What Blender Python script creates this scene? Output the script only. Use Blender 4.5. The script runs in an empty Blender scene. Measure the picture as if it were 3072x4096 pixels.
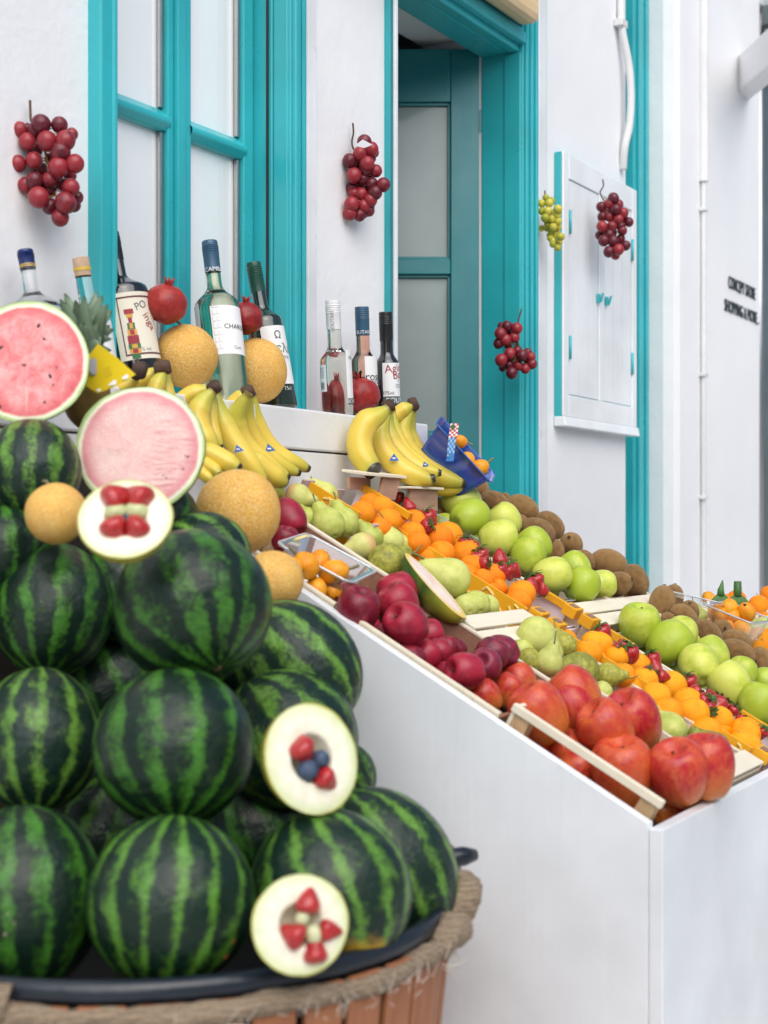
import bpy, math, random
from mathutils import Vector, Matrix, noise
rnd = random.Random(11)
PI = math.pi
SC = bpy.context.scene
COL = SC.collection
# ---------------------------------------------------------------- camera model (photo pixels 3072 x 4096)
F, CX, HV, CZ = 6000.0, 1536.0, 2101.0, 1.15
TH = math.radians(29.93)
AX = Vector((math.cos(TH), math.sin(TH), 0))
RX = Vector((math.sin(TH), -math.cos(TH), 0))
UP = Vector((0, 0, 1))
CAM = Vector((0, 0, CZ))
def ray(u, v): return AX + RX*((u-CX)/F) + UP*((HV-v)/F)
def at(u, v, t): return CAM + ray(u, v)*t
def on_y(u, v, y):
    d = ray(u, v); return CAM + d*(y/d.y)
def on_x(u, v, x):
    d = ray(u, v); return CAM + d*(x/d.x)
def depth(p): return (p-CAM).dot(AX)
AL = math.atan(.541)
SV = Vector((0, math.cos(AL), math.sin(AL)))
NV = Vector((0, -math.sin(AL), math.cos(AL)))
S0 = Vector((0, .72, CZ-.4138))
def slope(x, s, n): return S0 + Vector((x, 0, 0)) + SV*s + NV*n
def on_n(u, v, n):
    d = ray(u, v); t = (NV.dot(S0-CAM)+n)/NV.dot(d)
    return CAM + d*t
def cdir(r, u, c):
    """direction from (right, up, towards the camera)"""
    return (RX*r + UP*u - AX*c).normalized()
# ---------------------------------------------------------------- nodes
def new_mat(name):
    m = bpy.data.materials.new(name); m.use_nodes = True
    nt = m.node_tree
    return m, nt, nt.nodes['Principled BSDF']
def nd(nt, typ, props=None, **inp):
    n = nt.nodes.new('ShaderNode'+typ)
    for k, v in (props or {}).items(): setattr(n, k, v)
    for k, v in inp.items():
        s = n.inputs[int(k[1:])] if (k[0] == 'i' and k[1:].isdigit()) else n.inputs[k.replace('_', ' ')]
        if isinstance(v, bpy.types.NodeSocket): nt.links.new(v, s)
        else: s.default_value = v
    return n
def c4(c): return (c[0], c[1], c[2], 1)
def ramp(nt, fac, stops, interp='LINEAR'):
    n = nd(nt, 'ValToRGB'); r = n.color_ramp; r.interpolation = interp
    while len(r.elements) < len(stops): r.elements.new(.5)
    for e, (p, c) in zip(r.elements, stops):
        e.position = p; e.color = c4(c) if not isinstance(c, (int, float)) else (c, c, c, 1)
    nt.links.new(fac, n.inputs[0]); return n.outputs[0]
def mixc(nt, fac, a, b, mode='MIX'):
    n = nd(nt, 'Mix', {'data_type': 'RGBA', 'blend_type': mode})
    for i, v in ((0, fac), (6, a), (7, b)):
        if isinstance(v, bpy.types.NodeSocket): nt.links.new(v, n.inputs[i])
        else: n.inputs[i].default_value = v if i == 0 else c4(v)
    return n.outputs[2]
def math_(nt, op, a, b=0., c=0.):
    n = nd(nt, 'Math', {'operation': op})
    for i, v in enumerate((a, b, c)):
        if isinstance(v, bpy.types.NodeSocket): nt.links.new(v, n.inputs[i])
        else: n.inputs[i].default_value = v
    return n.outputs[0]
def ocoord(nt, loc=None, scale=None):
    o = nd(nt, 'TexCoord').outputs['Object']
    if loc is None and scale is None: return o
    m = nd(nt, 'Mapping', Vector=o)
    if scale is not None: m.inputs['Scale'].default_value = scale
    if loc is not None:
        if isinstance(loc, bpy.types.NodeSocket): nt.links.new(loc, m.inputs['Location'])
        else: m.inputs['Location'].default_value = loc
    return m.outputs[0]
def rand(nt): return nd(nt, 'ObjectInfo').outputs['Random']
def rvec(nt, k=37.0):
    """object coords shifted by a per-object random amount, so that no two fruits repeat"""
    r = math_(nt, 'MULTIPLY', rand(nt), k)
    cb = nd(nt, 'CombineXYZ', X=r, Y=math_(nt, 'MULTIPLY', r, 1.7), Z=math_(nt, 'MULTIPLY', r, .6))
    v = nd(nt, 'VectorMath', {'operation': 'ADD'}, i0=nd(nt, 'TexCoord').outputs['Object'], i1=cb.outputs[0])
    return v.outputs[0]
def bump(nt, b, h, strength=.2, dist=.01):
    n = nd(nt, 'Bump', Height=h, Strength=strength, Distance=dist)
    nt.links.new(n.outputs[0], b.inputs['Normal'])
def setp(b, **k):
    for key, v in k.items():
        s = b.inputs[key.replace('_', ' ')]
        if isinstance(v, bpy.types.NodeSocket): b.id_data.links.new(v, s)
        elif isinstance(v, tuple) and len(v) == 3: s.default_value = c4(v)
        else: s.default_value = v
def nz(nt, vec, scale, detail=4., rough=.55, dist=0.):
    return nd(nt, 'TexNoise', Vector=vec, Scale=scale, Detail=detail, Roughness=rough, Distortion=dist).outputs['Fac']
MATS = {}
def simple(name, col, rough=.5, var=.12, vs=6., bs=0., bscale=40., metal=0., coat=0., spec=.5, col2=None):
    if name in MATS: return MATS[name]
    m, nt, b = new_mat(name)
    v = rvec(nt)
    n = nz(nt, v, vs)
    c2 = col2 or tuple(x*(1-var*2.2) for x in col)
    setp(b, Base_Color=ramp(nt, n, [(.3, c2), (.65, col)]), Roughness=rough, Metallic=metal, Coat_Weight=coat, Specular_IOR_Level=spec)
    if bs: bump(nt, b, nz(nt, v, bscale, 6.), bs, .01)
    MATS[name] = m
    return m
def plaster():
    m, nt, b = new_mat('white_plaster')
    v = ocoord(nt)
    big = nz(nt, v, 1.3, 5.); fine = nz(nt, v, 60, 6.)
    c = ramp(nt, big, [(.3, (.76, .765, .78)), (.7, (.82, .82, .825))])
    setp(b, Base_Color=c, Roughness=.75)
    h = math_(nt, 'ADD', math_(nt, 'MULTIPLY', nz(nt, v, 4, 4.), 3.), math_(nt, 'MULTIPLY', fine, .35))
    bump(nt, b, h, .22, .012)
    return m
def paint(name, col, rough=.32, chips=True, streak=True, scuff=0.):
    """old gloss paint on wood: brush streaks, a little grime and chips"""
    m, nt, b = new_mat(name)
    v = ocoord(nt)
    st = nz(nt, ocoord(nt, scale=(60, 60, 2.0)), 1.0, 5.)
    big = nz(nt, v, 3., 4.)
    c = ramp(nt, big, [(.3, tuple(x*.85 for x in col)), (.7, tuple(min(1, x*1.1) for x in col))])
    if chips:
        ch = nz(nt, v, 26, 8., .7)
        k = ramp(nt, ch, [(.70, 0.), (.72, 1.)])
        c = mixc(nt, k, c, tuple(min(1, x*.6+.12) for x in col))
    if scuff:
        sv_ = nz(nt, ocoord(nt, scale=(3, 3, 1.2)), 2.2, 9., .75)
        c = mixc(nt, ramp(nt, sv_, [(.60, 0.), (.72, scuff)]), c, (.56, .58, .62))
        c = mixc(nt, ramp(nt, nz(nt, v, 38, 2.), [(.79, 0.), (.80, scuff*1.6)]), c, (.45, .43, .40))
    setp(b, Base_Color=c, Roughness=ramp(nt, nz(nt, v, 9, 3.), [(.3, rough*.8), (.7, rough*1.35)]), Coat_Weight=.18, Coat_Roughness=.2)
    bump(nt, b, st, .12, .006)
    return m
def wood(name, c1, c2, rough=.7, sc=(8, 90, 90), pick=None):
    m, nt, b = new_mat(name)
    o = ocoord(nt, scale=sc)
    n = nz(nt, o, 1.0, 6., .6, .4)
    n2 = nz(nt, rvec(nt), 7., 3.)
    c = ramp(nt, n, [(.25, c1), (.7, c2)])
    c = mixc(nt, math_(nt, 'MULTIPLY', n2, .45), c, tuple(x*.72 for x in c2))
    setp(b, Base_Color=c, Roughness=rough)
    bump(nt, b, n, .15, .002)
    return m
def melon_mat(name, dark, light, n_str=5, spot=None, bright=1.0):
    m, nt, b = new_mat(name)
    o = nd(nt, 'TexCoord').outputs['Object']
    rv = rvec(nt)
    sp = nd(nt, 'SeparateXYZ', Vector=o)
    a = math_(nt, 'ARCTAN2', sp.outputs[1], sp.outputs[0])
    w1 = math_(nt, 'MULTIPLY', math_(nt, 'SUBTRACT', nz(nt, rv, 1.7, 4.), .5), 5.5)
    w2 = math_(nt, 'MULTIPLY', math_(nt, 'SUBTRACT', nz(nt, rv, 14., 9., .85), .5), 7.0)
    w2 = math_(nt, 'ADD', w2, math_(nt, 'MULTIPLY', math_(nt, 'SUBTRACT', nz(nt, rv, 2.8, 4.), .5), 5.0))
    ph = math_(nt, 'MULTIPLY', rand(nt), 6.28)
    s = math_(nt, 'SINE', math_(nt, 'ADD', math_(nt, 'ADD', math_(nt, 'MULTIPLY', a, float(n_str)), w1), ph))
    s2 = math_(nt, 'MULTIPLY', math_(nt, 'SINE', math_(nt, 'ADD', math_(nt, 'MULTIPLY', a, float(n_str*2+1)), w1)), .35)
    s = math_(nt, 'ADD', math_(nt, 'ADD', s, s2), w2)
    mid = tuple((p+q)/2*.75 for p, q in zip(dark, light))
    c = ramp(nt, math_(nt, 'MULTIPLY_ADD', s, .25, .5), [(.44, dark), (.56, mid), (.68, light), (.98, tuple(x*1.7 for x in light))])
    mot = nz(nt, rv, 24, 6., .75)
    c = mixc(nt, ramp(nt, mot, [(.42, 0.), (.66, .5)]), c, tuple(x*.9 for x in dark))
    if spot:
        dvn = nd(nt, 'VectorMath', {'operation': 'DISTANCE', 'name': 'ground_spot'}, i0=o, i1=spot); dv = dvn.outputs['Value']
        dv = math_(nt, 'ADD', dv, math_(nt, 'MULTIPLY', math_(nt, 'SUBTRACT', nz(nt, o, 5, 4.), .5), .35))
        c = mixc(nt, ramp(nt, dv, [(.22, 1.), (.46, 0.)]), c, (.55, .33, .02))
    sc = nz(nt, nd(nt, 'Mapping', Vector=rv, Scale=(2, 2, 14)).outputs[0], 2., 8., .8)
    c = mixc(nt, ramp(nt, sc, [(.72, 0.), (.76, .35)]), c, (.3, .33, .2))
    setp(b, Base_Color=c, Roughness=ramp(nt, nz(nt, rv, 3, 4.), [(.3, .30), (.7, .46)]), Specular_IOR_Level=.34, Coat_Weight=.0, Coat_Roughness=.35)
    bump(nt, b, nz(nt, rv, 4, 3.), .15, .03)
    return m
def face_r(nt, amp=.025, sc=5.):
    o = nd(nt, 'TexCoord').outputs['Object']
    sp = nd(nt, 'SeparateXYZ', Vector=o)
    cb = nd(nt, 'CombineXYZ', X=sp.outputs[0], Y=sp.outputs[1])
    l = nd(nt, 'VectorMath', {'operation': 'LENGTH'}, i0=cb.outputs[0]).outputs['Value']
    return math_(nt, 'ADD', l, math_(nt, 'MULTIPLY', math_(nt, 'SUBTRACT', nz(nt, o, sc, 4.), .5), amp*2)), o
def flesh_mat(name, core, mid, edge, streak=None):
    m, nt, b = new_mat(name)
    r, o = face_r(nt, .035, 4.)
    n = nz(nt, o, 3.2, 8., .7, .6)
    f = ramp(nt, n, [(.38, core), (.58, mid)])
    f = mixc(nt, ramp(nt, nz(nt, o, 34, 4.), [(.5, 0.), (.75, .35)]), f, tuple(min(1, x*1.35+.08) for x in core))
    if streak:
        sv = nd(nt, 'Mapping', Vector=o, Scale=(2.2, 16, 1), Location=(0, 0, 3)).outputs[0]
        sn = nz(nt, sv, 1.2, 5., .65)
        sp = nd(nt, 'SeparateXYZ', Vector=o)
        side = ramp(nt, math_(nt, 'MULTIPLY_ADD', sp.outputs[0], .5, .5), [(.52, 0.), (.66, 1.), (.9, .8)])
        k = math_(nt, 'MULTIPLY', ramp(nt, sn, [(.48, 0.), (.74, .9)]), side)
        f = mixc(nt, k, f, streak)
    # pale seam through the heart
    sp2 = nd(nt, 'SeparateXYZ', Vector=o)
    seam = ramp(nt, math_(nt, 'ABSOLUTE', sp2.outputs[0]), [(.0, .5), (.03, 0.)])
    f = mixc(nt, math_(nt, 'MULTIPLY', seam, ramp(nt, math_(nt, 'MULTIPLY_ADD', sp2.outputs[1], -.5, .5), [(.45, 0.), (.9, 1.)])), f, (.85, .6, .5))
    fl = mixc(nt, ramp(nt, r, [(.70, 0.), (.86, .75)]), f, edge)
    c = mixc(nt, ramp(nt, r, [(.89, 0.), (.925, 1.)]), fl, (.78, .80, .58))
    c = mixc(nt, ramp(nt, r, [(.945, 0.), (.975, 1.)]), c, (.42, .56, .22))
    setp(b, Base_Color=c, Roughness=.3, Subsurface_Weight=.0, Coat_Weight=.2, Coat_Roughness=.15)
    bump(nt, b, nz(nt, o, 30, 5.), .2, .02)
    return m
def cream_mat():
    m, nt, b = new_mat('honeydew_flesh')
    r, o = face_r(nt, .02, 6.)
    n = nz(nt, o, 4, 5.)
    f = ramp(nt, n, [(.35, (.80, .76, .58)), (.7, (.86, .84, .72))])
    f = mixc(nt, ramp(nt, r, [(.30, .55), (.46, 0.)]), f, (.62, .60, .36))
    c = mixc(nt, ramp(nt, r, [(.74, 0.), (.94, .75)]), f, (.62, .70, .34))
    c = mixc(nt, ramp(nt, r, [(.955, 0.), (.99, 1.)]), c, (.48, .46, .10))
    setp(b, Base_Color=c, Roughness=.28, Coat_Weight=.25, Coat_Roughness=.15)
    bump(nt, b, nz(nt, o, 22, 5.), .2, .02)
    return m
def netted_mat():
    m, nt, b = new_mat('netted_melon_rind')
    rv = rvec(nt)
    wob = nd(nt, 'TexNoise', Vector=rv, Scale=6., Detail=3.).outputs['Color']
    v = nd(nt, 'VectorMath', {'operation': 'MULTIPLY_ADD'}, i0=wob, i1=(.25, .25, .25), i2=rv).outputs[0]
    e = nd(nt, 'TexVoronoi', {'feature': 'DISTANCE_TO_EDGE'}, Vector=v, Scale=11.).outputs['Distance']
    e2 = nd(nt, 'TexVoronoi', {'feature': 'DISTANCE_TO_EDGE'}, Vector=v, Scale=19.).outputs['Distance']
    k = math_(nt, 'MINIMUM', e, math_(nt, 'MULTIPLY', e2, 2.))
    base = ramp(nt, nz(nt, rv, 2.5, 4.), [(.3, (.66, .29, .016)), (.55, (.76, .37, .026)), (.75, (.80, .45, .05))])
    c = mixc(nt, ramp(nt, k, [(.03, .9), (.10, 0.)]), base, (.86, .62, .25))
    setp(b, Base_Color=c, Roughness=.6)
    bump(nt, b, ramp(nt, k, [(.02, 1.), (.10, 0.)]), .45, .03)
    return m
def fruit_mat(name, c1, c2, vs=2.2, rough=.32, spots=None, spot_scale=22., spot_cut=.16, bs=.05, bscale=30., coat=.15, zcols=None, stretch=None, hue=.0, var=.25, sheen=0., bloom=None):
    m, nt, b = new_mat(name)
    rv = rvec(nt)
    vec = nd(nt, 'Mapping', Vector=rv, Scale=stretch).outputs[0] if stretch else rv
    n = nz(nt, vec, vs, 5., .6)
    n = math_(nt, 'ADD', n, math_(nt, 'MULTIPLY', math_(nt, 'SUBTRACT', rand(nt), .5), var))
    c = ramp(nt, n, [(.34, c1), (.66, c2)])
    o = nd(nt, 'TexCoord').outputs['Object']
    if zcols:
        z = nd(nt, 'SeparateXYZ', Vector=o).outputs[2]
        z = math_(nt, 'ADD', z, math_(nt, 'MULTIPLY', math_(nt, 'SUBTRACT', nz(nt, rv, 4, 4.), .5), .5))
        for (p0, p1, col) in zcols:
            k = nd(nt, 'MapRange', Value=z, From_Min=p0, From_Max=p1).outputs[0]
            c = mixc(nt, k, c, col)
    if spots:
        e = nd(nt, 'TexVoronoi', Vector=rv, Scale=spot_scale).outputs['Distance']
        c = mixc(nt, ramp(nt, e, [(spot_cut*.5, .75), (spot_cut, 0.)]), c, spots)
    if bloom:
        c = mixc(nt, ramp(nt, nz(nt, rv, 3.5, 5., .7), [(.5, 0.), (.8, .45)]), c, bloom)
    setp(b, Base_Color=c, Roughness=ramp(nt, nz(nt, rv, 6, 3.), [(.3, rough*.85), (.7, rough*1.25)]), Coat_Weight=coat*.5, Coat_Roughness=.15, Sheen_Weight=sheen, Specular_IOR_Level=.32)
    if sheen: setp(b, Sheen_Roughness=.5, Sheen_Tint=(.8, .6, .35))
    if bs: bump(nt, b, nz(nt, rv, bscale, 6.), bs, .03)
    return m
def banana_mat():
    m, nt, b = new_mat('banana_skin')
    uv = nd(nt, 'UVMap').outputs[0]
    v = nd(nt, 'SeparateXYZ', Vector=uv).outputs[1]
    rv = rvec(nt)
    g = math_(nt, 'MULTIPLY', math_(nt, 'SUBTRACT', rand(nt), .5), .10)
    vv = math_(nt, 'ADD', math_(nt, 'ADD', v, g), math_(nt, 'MULTIPLY', math_(nt, 'SUBTRACT', nz(nt, rv, 12, 4.), .5), .06))
    c = ramp(nt, vv, [(.03, (.44, .42, .05)), (.16, (.52, .47, .05)), (.34, (.72, .53, .075)), (.72, (.73, .53, .07)), (.9, (.55, .46, .05)), (.97, (.42, .38, .05))])
    u = nd(nt, 'SeparateXYZ', Vector=uv).outputs[0]
    ridge = ramp(nt, math_(nt, 'ABSOLUTE', math_(nt, 'SINE', math_(nt, 'MULTIPLY', u, 5*PI))), [(.0, .35), (.22, 0.)])
    c = mixc(nt, ridge, c, (.50, .48, .06))
    c = mixc(nt, ramp(nt, nz(nt, rv, 16, 5., .7), [(.68, 0.), (.74, .7)]), c, (.16, .08, .015))
    c = mixc(nt, ramp(nt, v, [(.955, 0.), (.975, 1.)]), c, (.03, .022, .014))
    c = mixc(nt, ramp(nt, v, [(.0, .85), (.045, 0.)]), c, (.13, .07, .03))
    setp(b, Base_Color=c, Roughness=.4, Coat_Weight=.1)
    bump(nt, b, nz(nt, rv, 30, 4.), .06, .004)
    return m
def glass_mat(name, col, rough=.02, ior=1.36, trans=1.0, alpha=None):
    m, nt, b = new_mat(name)
    setp(b, Base_Color=col, Roughness=rough, IOR=ior, Transmission_Weight=trans)
    return m
def clear_plastic(name, tint=(1, 1, 1), refl=.32, rough=.08, dens=.9):
    m, nt, b = new_mat(name)
    nt.nodes.remove(b)
    out = nt.nodes['Material Output']
    fr = nd(nt, 'Fresnel', IOR=1.5).outputs[0]
    k = math_(nt, 'MULTIPLY_ADD', fr, 1.1, refl*.25)
    tr = nd(nt, 'BsdfTransparent', Color=c4(tint))
    gl = nd(nt, 'BsdfGlossy', Color=c4((.95, .96, 1)), Roughness=rough)
    mx = nd(nt, 'MixShader', i0=k, i1=tr.outputs[0], i2=gl.outputs[0])
    df = nd(nt, 'BsdfDiffuse', Color=c4(tuple(min(1, x*.9) for x in tint)))
    mx2 = nd(nt, 'MixShader', i0=1-dens, i1=mx.outputs[0], i2=df.outputs[0])
    nt.links.new(mx2.outputs[0], out.inputs[0])
    return m
# ---------------------------------------------------------------- meshes
def mw(o):
    m = o.matrix_basis.copy()
    while o.parent:
        o = o.parent; m = o.matrix_basis @ m
    return m
class MB:
    """collects shapes that become ONE mesh object"""
    def __init__(s): s.v = []; s.f = []; s.mi = []; s.uv = {}; s.m = 0
    def add(s, vs, fs, m=None, uvs=None):
        b = len(s.v); s.v += [Vector(p) for p in vs]
        for f in fs:
            s.f.append([i+b for i in f]); s.mi.append(s.m if m is None else m)
        if uvs:
            for i, q in enumerate(uvs): s.uv[b+i] = q
        return s
    def hexa(s, p, m=None):
        return s.add(p, [(0, 3, 2, 1), (4, 5, 6, 7), (0, 1, 5, 4), (1, 2, 6, 5), (2, 3, 7, 6), (3, 0, 4, 7)], m)
    def box(s, x0, x1, y0, y1, z0, z1, m=None):
        return s.hexa([(x0, y0, z0), (x1, y0, z0), (x1, y1, z0), (x0, y1, z0), (x0, y0, z1), (x1, y0, z1), (x1, y1, z1), (x0, y1, z1)], m)
    def sbox(s, x0, x1, s0, s1, n0, n1, m=None):
        return s.hexa([slope(*q) for q in ((x0, s0, n0), (x1, s0, n0), (x1, s1, n0), (x0, s1, n0), (x0, s0, n1), (x1, s0, n1), (x1, s1, n1), (x0, s1, n1))], m)
    def tube(s, path, radii, n=10, cap=True, m=None, lobes=0., uvv=None, twist=0.):
        P = [Vector(p) for p in path]; k = len(P)
        if isinstance(radii, (int, float)): radii = [radii]*k
        t0 = (P[1]-P[0]).normalized()
        x = t0.orthogonal().normalized()
        vs, fs, uvs = [], [], []
        for i in range(k):
            t = (P[min(i+1, k-1)]-P[max(i-1, 0)])
            t = t.normalized() if t.length > 1e-9 else t0
            x = (x - t*x.dot(t)).normalized(); y = t.cross(x)
            for j in range(n):
                a = 2*PI*j/n + twist
                r = radii[i]*(1+lobes*math.cos(5*a))
                vs.append(P[i]+x*math.cos(a)*r+y*math.sin(a)*r)
                uvs.append((j/n, uvv[i] if uvv else i/(k-1)))
        for i in range(k-1):
            for j in range(n):
                a, b2 = i*n+j, i*n+(j+1) % n
                fs.append((a, b2, b2+n, a+n))
        if cap: fs.append(tuple(range(n-1, -1, -1))); fs.append(tuple(range((k-1)*n, k*n)))
        return s.add(vs, fs, m, uvs)
    def lathe(s, prof, n=32, m=None, fn=None, closed=False, arc=None, off=0.):
        """profile of (r, z); poles where r == 0"""
        vs, fs, rows = [], [], []
        full = arc is None
        cnt = n if full else n+1
        for i, (r, z) in enumerate(prof):
            if abs(r) < 1e-9 and full:
                p = Vector((0, 0, z)); vs.append(fn(p, 0, i) if fn else p); rows.append([len(vs)-1])
            else:
                row = []
                for j in range(cnt):
                    a = 2*PI*j/n if full else off-arc/2+arc*j/n
                    p = Vector((r*math.cos(a), r*math.sin(a), z))
                    vs.append(fn(p, a, i) if fn else p); row.append(len(vs)-1)
                rows.append(row)
        for i in range(len(rows)-1):
            A, B = rows[i], rows[i+1]
            for j in range(n if full else n):
                j2 = (j+1) % n if full else j+1
                if len(A) == 1 and len(B) == 1: continue
                if len(A) == 1: fs.append((A[0], B[j2], B[j]))
                elif len(B) == 1: fs.append((A[j], A[j2], B[0]))
                else: fs.append((A[j], A[j2], B[j2], B[j]))
        return s.add(vs, fs, m)
    def xform(s, M):
        s.v = [M @ p for p in s.v]; return s
    def build(s, name, mats, parent=None, world=False, smooth=False, bev=0., sub=0, auto=None, loc=None):
        me = bpy.data.meshes.new(name)
        vs = s.v
        if world and parent is not None:
            inv = mw(parent).inverted(); vs = [inv @ p for p in vs]
        elif loc is not None: vs = [p-Vector(loc) for p in vs]
        me.from_pydata([tuple(p) for p in vs], [], s.f)
        if not isinstance(mats, (list, tuple)): mats = [mats]
        for m in mats: me.materials.append(m)
        me.polygons.foreach_set('material_index', s.mi)
        me.polygons.foreach_set('use_smooth', [bool(smooth)]*len(s.f))
        if s.uv:
            ul = me.uv_layers.new(name='UVMap')
            for l in me.loops: ul.data[l.index].uv = s.uv.get(l.vertex_index, (0, 0))
        me.update()
        o = bpy.data.objects.new(name, me); COL.objects.link(o)
        if loc is not None: o.location = loc
        if parent is not None: o.parent = parent
        if bev:
            q = o.modifiers.new('bevel', 'BEVEL'); q.width = bev; q.segments = 2; q.limit_method = 'ANGLE'
        if sub:
            q = o.modifiers.new('subd', 'SUBSURF'); q.levels = sub; q.render_levels = sub
        if auto: me.set_sharp_from_angle(angle=math.radians(auto))
        return o
def inst(me_src, name, M=None, parent=None):
    o = bpy.data.objects.new(name, me_src.data if hasattr(me_src, 'data') else me_src)
    if hasattr(me_src, 'modifiers'):
        for q in me_src.modifiers: pass
    COL.objects.link(o)
    if parent is not None: o.parent = parent
    if M is not None: o.matrix_basis = M
    return o
def empty(name, loc=(0, 0, 0), M=None):
    o = bpy.data.objects.new(name, None); o.empty_display_size = .05; COL.objects.link(o)
    o.location = loc
    if M is not None: o.matrix_basis = M
    return o
def tag(o, label, cat, group=None, kind=None):
    if label: o['label'] = label
    if cat: o['category'] = cat
    if group: o['group'] = group
    if kind: o['kind'] = kind
    return o
def struct(o): o['kind'] = 'structure'; return o
def frame_z(axis, loc, r=1.0, roll=0., sz=(1, 1, 1)):
    z = Vector(axis).normalized()
    ref = UP if abs(z.dot(UP)) < .9 else RX
    x = ref.cross(z).normalized(); y = z.cross(x)
    M = Matrix((x, y, z)).transposed().to_4x4() @ Matrix.Rotation(roll, 4, 'Z') @ Matrix.Diagonal((sz[0]*r, sz[1]*r, sz[2]*r, 1))
    M.translation = loc
    return M
def crom(pts, k=6):
    """smooth curve through control points"""
    P = [Vector(p) for p in pts]; P = [P[0]*2-P[1]]+P+[P[-1]*2-P[-2]]
    out = []
    for i in range(1, len(P)-2):
        a, b, c, d = P[i-1], P[i], P[i+1], P[i+2]
        for j in range(k):
            t = j/k
            out.append(.5*((2*b)+(c-a)*t+(2*a-5*b+4*c-d)*t*t+(3*b-a-3*c+d)*t**3))
    out.append(P[-2]); return out
def sphere_prof(n=16): return [(math.sin(PI*i/n) if 0 < i < n else 0., math.cos(PI*i/n)) for i in range(n, -1, -1)]
def lumpy(seed, amp=.03, sc=1.3):
    off = Vector((seed*3.1, seed*1.7, seed*5.3))
    return lambda p: p*(1+amp*noise.noise(p*sc+off))
def text_mb(body, size, depth_=.0006, spacing=1.0):
    cu = bpy.data.curves.new('lettering', 'FONT'); cu.body = body; cu.size = size; cu.extrude = depth_
    cu.align_x = 'CENTER'; cu.align_y = 'CENTER'; cu.space_character = spacing
    cu.resolution_u = 3
    ob = bpy.data.objects.new('lettering', cu); COL.objects.link(ob)
    dg = bpy.context.evaluated_depsgraph_get()
    me = bpy.data.meshes.new_from_object(ob.evaluated_get(dg))
    mb = MB(); mb.add([v.co.copy() for v in me.vertices], [tuple(p.vertices) for p in me.polygons])
    bpy.data.objects.remove(ob); bpy.data.curves.remove(cu); bpy.data.meshes.remove(me)
    return mb
# ---------------------------------------------------------------- materials
M_PLASTER = plaster()
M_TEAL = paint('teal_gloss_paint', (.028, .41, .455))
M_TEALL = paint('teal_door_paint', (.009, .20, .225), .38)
M_WPAINT = paint('white_gloss_paint', (.78, .79, .80), .3, False)
M_WSTAND = paint('white_board_paint', (.755, .79, .82), .42, False, True, .35)
M_CABINET = paint('white_cabinet_paint', (.80, .82, .83), .35, False)
M_GROOVE = simple('teal_groove', (.02, .30, .34), .6)
M_DARK = simple('dark_gap', (.02, .02, .02), .8)
M_STONE = simple('street_paving', (.68, .67, .65), .8, .15, 3., .3, 12.)
M_INT = simple('shop_interior_paint', (.50, .51, .51), .8)
M_BLIND = simple('white_blind_cloth', (.80, .80, .80), .8, .04)
M_PALEWOOD = wood('pale_poplar', (.70, .61, .46), (.79, .72, .57), sc=(5, 45, 45))
M_PALEWOODX = wood('pale_poplar_cross', (.73, .66, .51), (.82, .76, .61), sc=(6, 50, 50))
M_BROWNWOOD = wood('brown_crate_wood', (.20, .09, .055), (.33, .16, .10))
M_TANWOOD = wood('tan_block_wood', (.42, .26, .12), (.60, .40, .22), sc=(90, 90, 9))
M_SIGNWOOD = wood('varnished_sign_wood', (.62, .42, .20), (.78, .60, .36), .5, sc=(5, 60, 60))
M_SLAT = wood('basket_slat_wood', (.24, .085, .035), (.42, .17, .075), .65, sc=(70, 70, 6))
M_YBOX = simple('yellow_printed_card', (.80, .38, .008), .5, .08, 5.)
M_YPRINT = simple('pale_print', (.80, .62, .22), .5, .04)
M_OPRINT = simple('orange_print', (.70, .20, .01), .5, .04)
M_CARD = simple('raw_cardboard', (.62, .47, .42), .8, .1, 8.)
M_CARDIN = simple('pinkish_white_card', (.72, .64, .65), .7, .05)
M_CARDB = simple('brown_cardboard_edge', (.30, .18, .12), .9)
M_RIM = simple('navy_black_plastic', (.012, .018, .028), .28, .2, 6., .1, 60)
M_TUB = simple('dark_tub_inside', (.01, .011, .013), .6)
M_CONDUIT = simple('white_conduit', (.72, .72, .72), .5, .08, 3., .15, 50)
M_METAL = simple('dull_steel', (.45, .45, .46), .35, .1, 5., metal=1.)
M_LETTER = simple('dark_letter_paint', (.03, .04, .05), .5)
M_GREYDARK = simple('dark_grey_frame', (.10, .13, .135), .5)
M_STEM = simple('brown_stem', (.12, .06, .03), .75, .2, 20.)
M_GSTEM = simple('green_stem', (.20, .23, .08), .7, .2, 20.)
M_OLIVE = simple('loquat_stem', (.30, .28, .16), .8, .25, 25., .4, 30)
M_BLACKEND = simple('black_blossom_end', (.018, .015, .012), .9)
M_LEAF = simple('strawberry_leaf', (.05, .16, .025), .55, .2, 9.)
M_SEED = simple('melon_seed', (.015, .012, .012), .35)
M_BLUEB = fruit_mat('blueberry_skin', (.02, .03, .06), (.06, .09, .15), bloom=(.2, .26, .36), rough=.5, coat=0.)
M_STRAW = None
MELON = [melon_mat('watermelon_rind_dark', (.005, .017, .010), (.036, .125, .014), 12),
         melon_mat('watermelon_rind_bold', (.006, .021, .014), (.086, .195, .028), 12),
         melon_mat('watermelon_rind_fine', (.005, .019, .011), (.064, .168, .020), 15),
         melon_mat('watermelon_rind_spotted', (.006, .021, .013), (.076, .180, .025), 13, spot=(.30, -.82, .42))]
M_REDFLESH = flesh_mat('red_watermelon_flesh', (.82, .34, .33), (.66, .13, .14), (.62, .07, .09))
M_PINKFLESH = flesh_mat('pink_watermelon_flesh', (.80, .56, .51), (.78, .45, .42), (.66, .20, .24), streak=(.52, .06, .09))
M_CREAM = cream_mat()
M_YRIND = fruit_mat('honeydew_rind', (.30, .27, .04), (.44, .39, .08), rough=.4)
M_NET = netted_mat()
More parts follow.
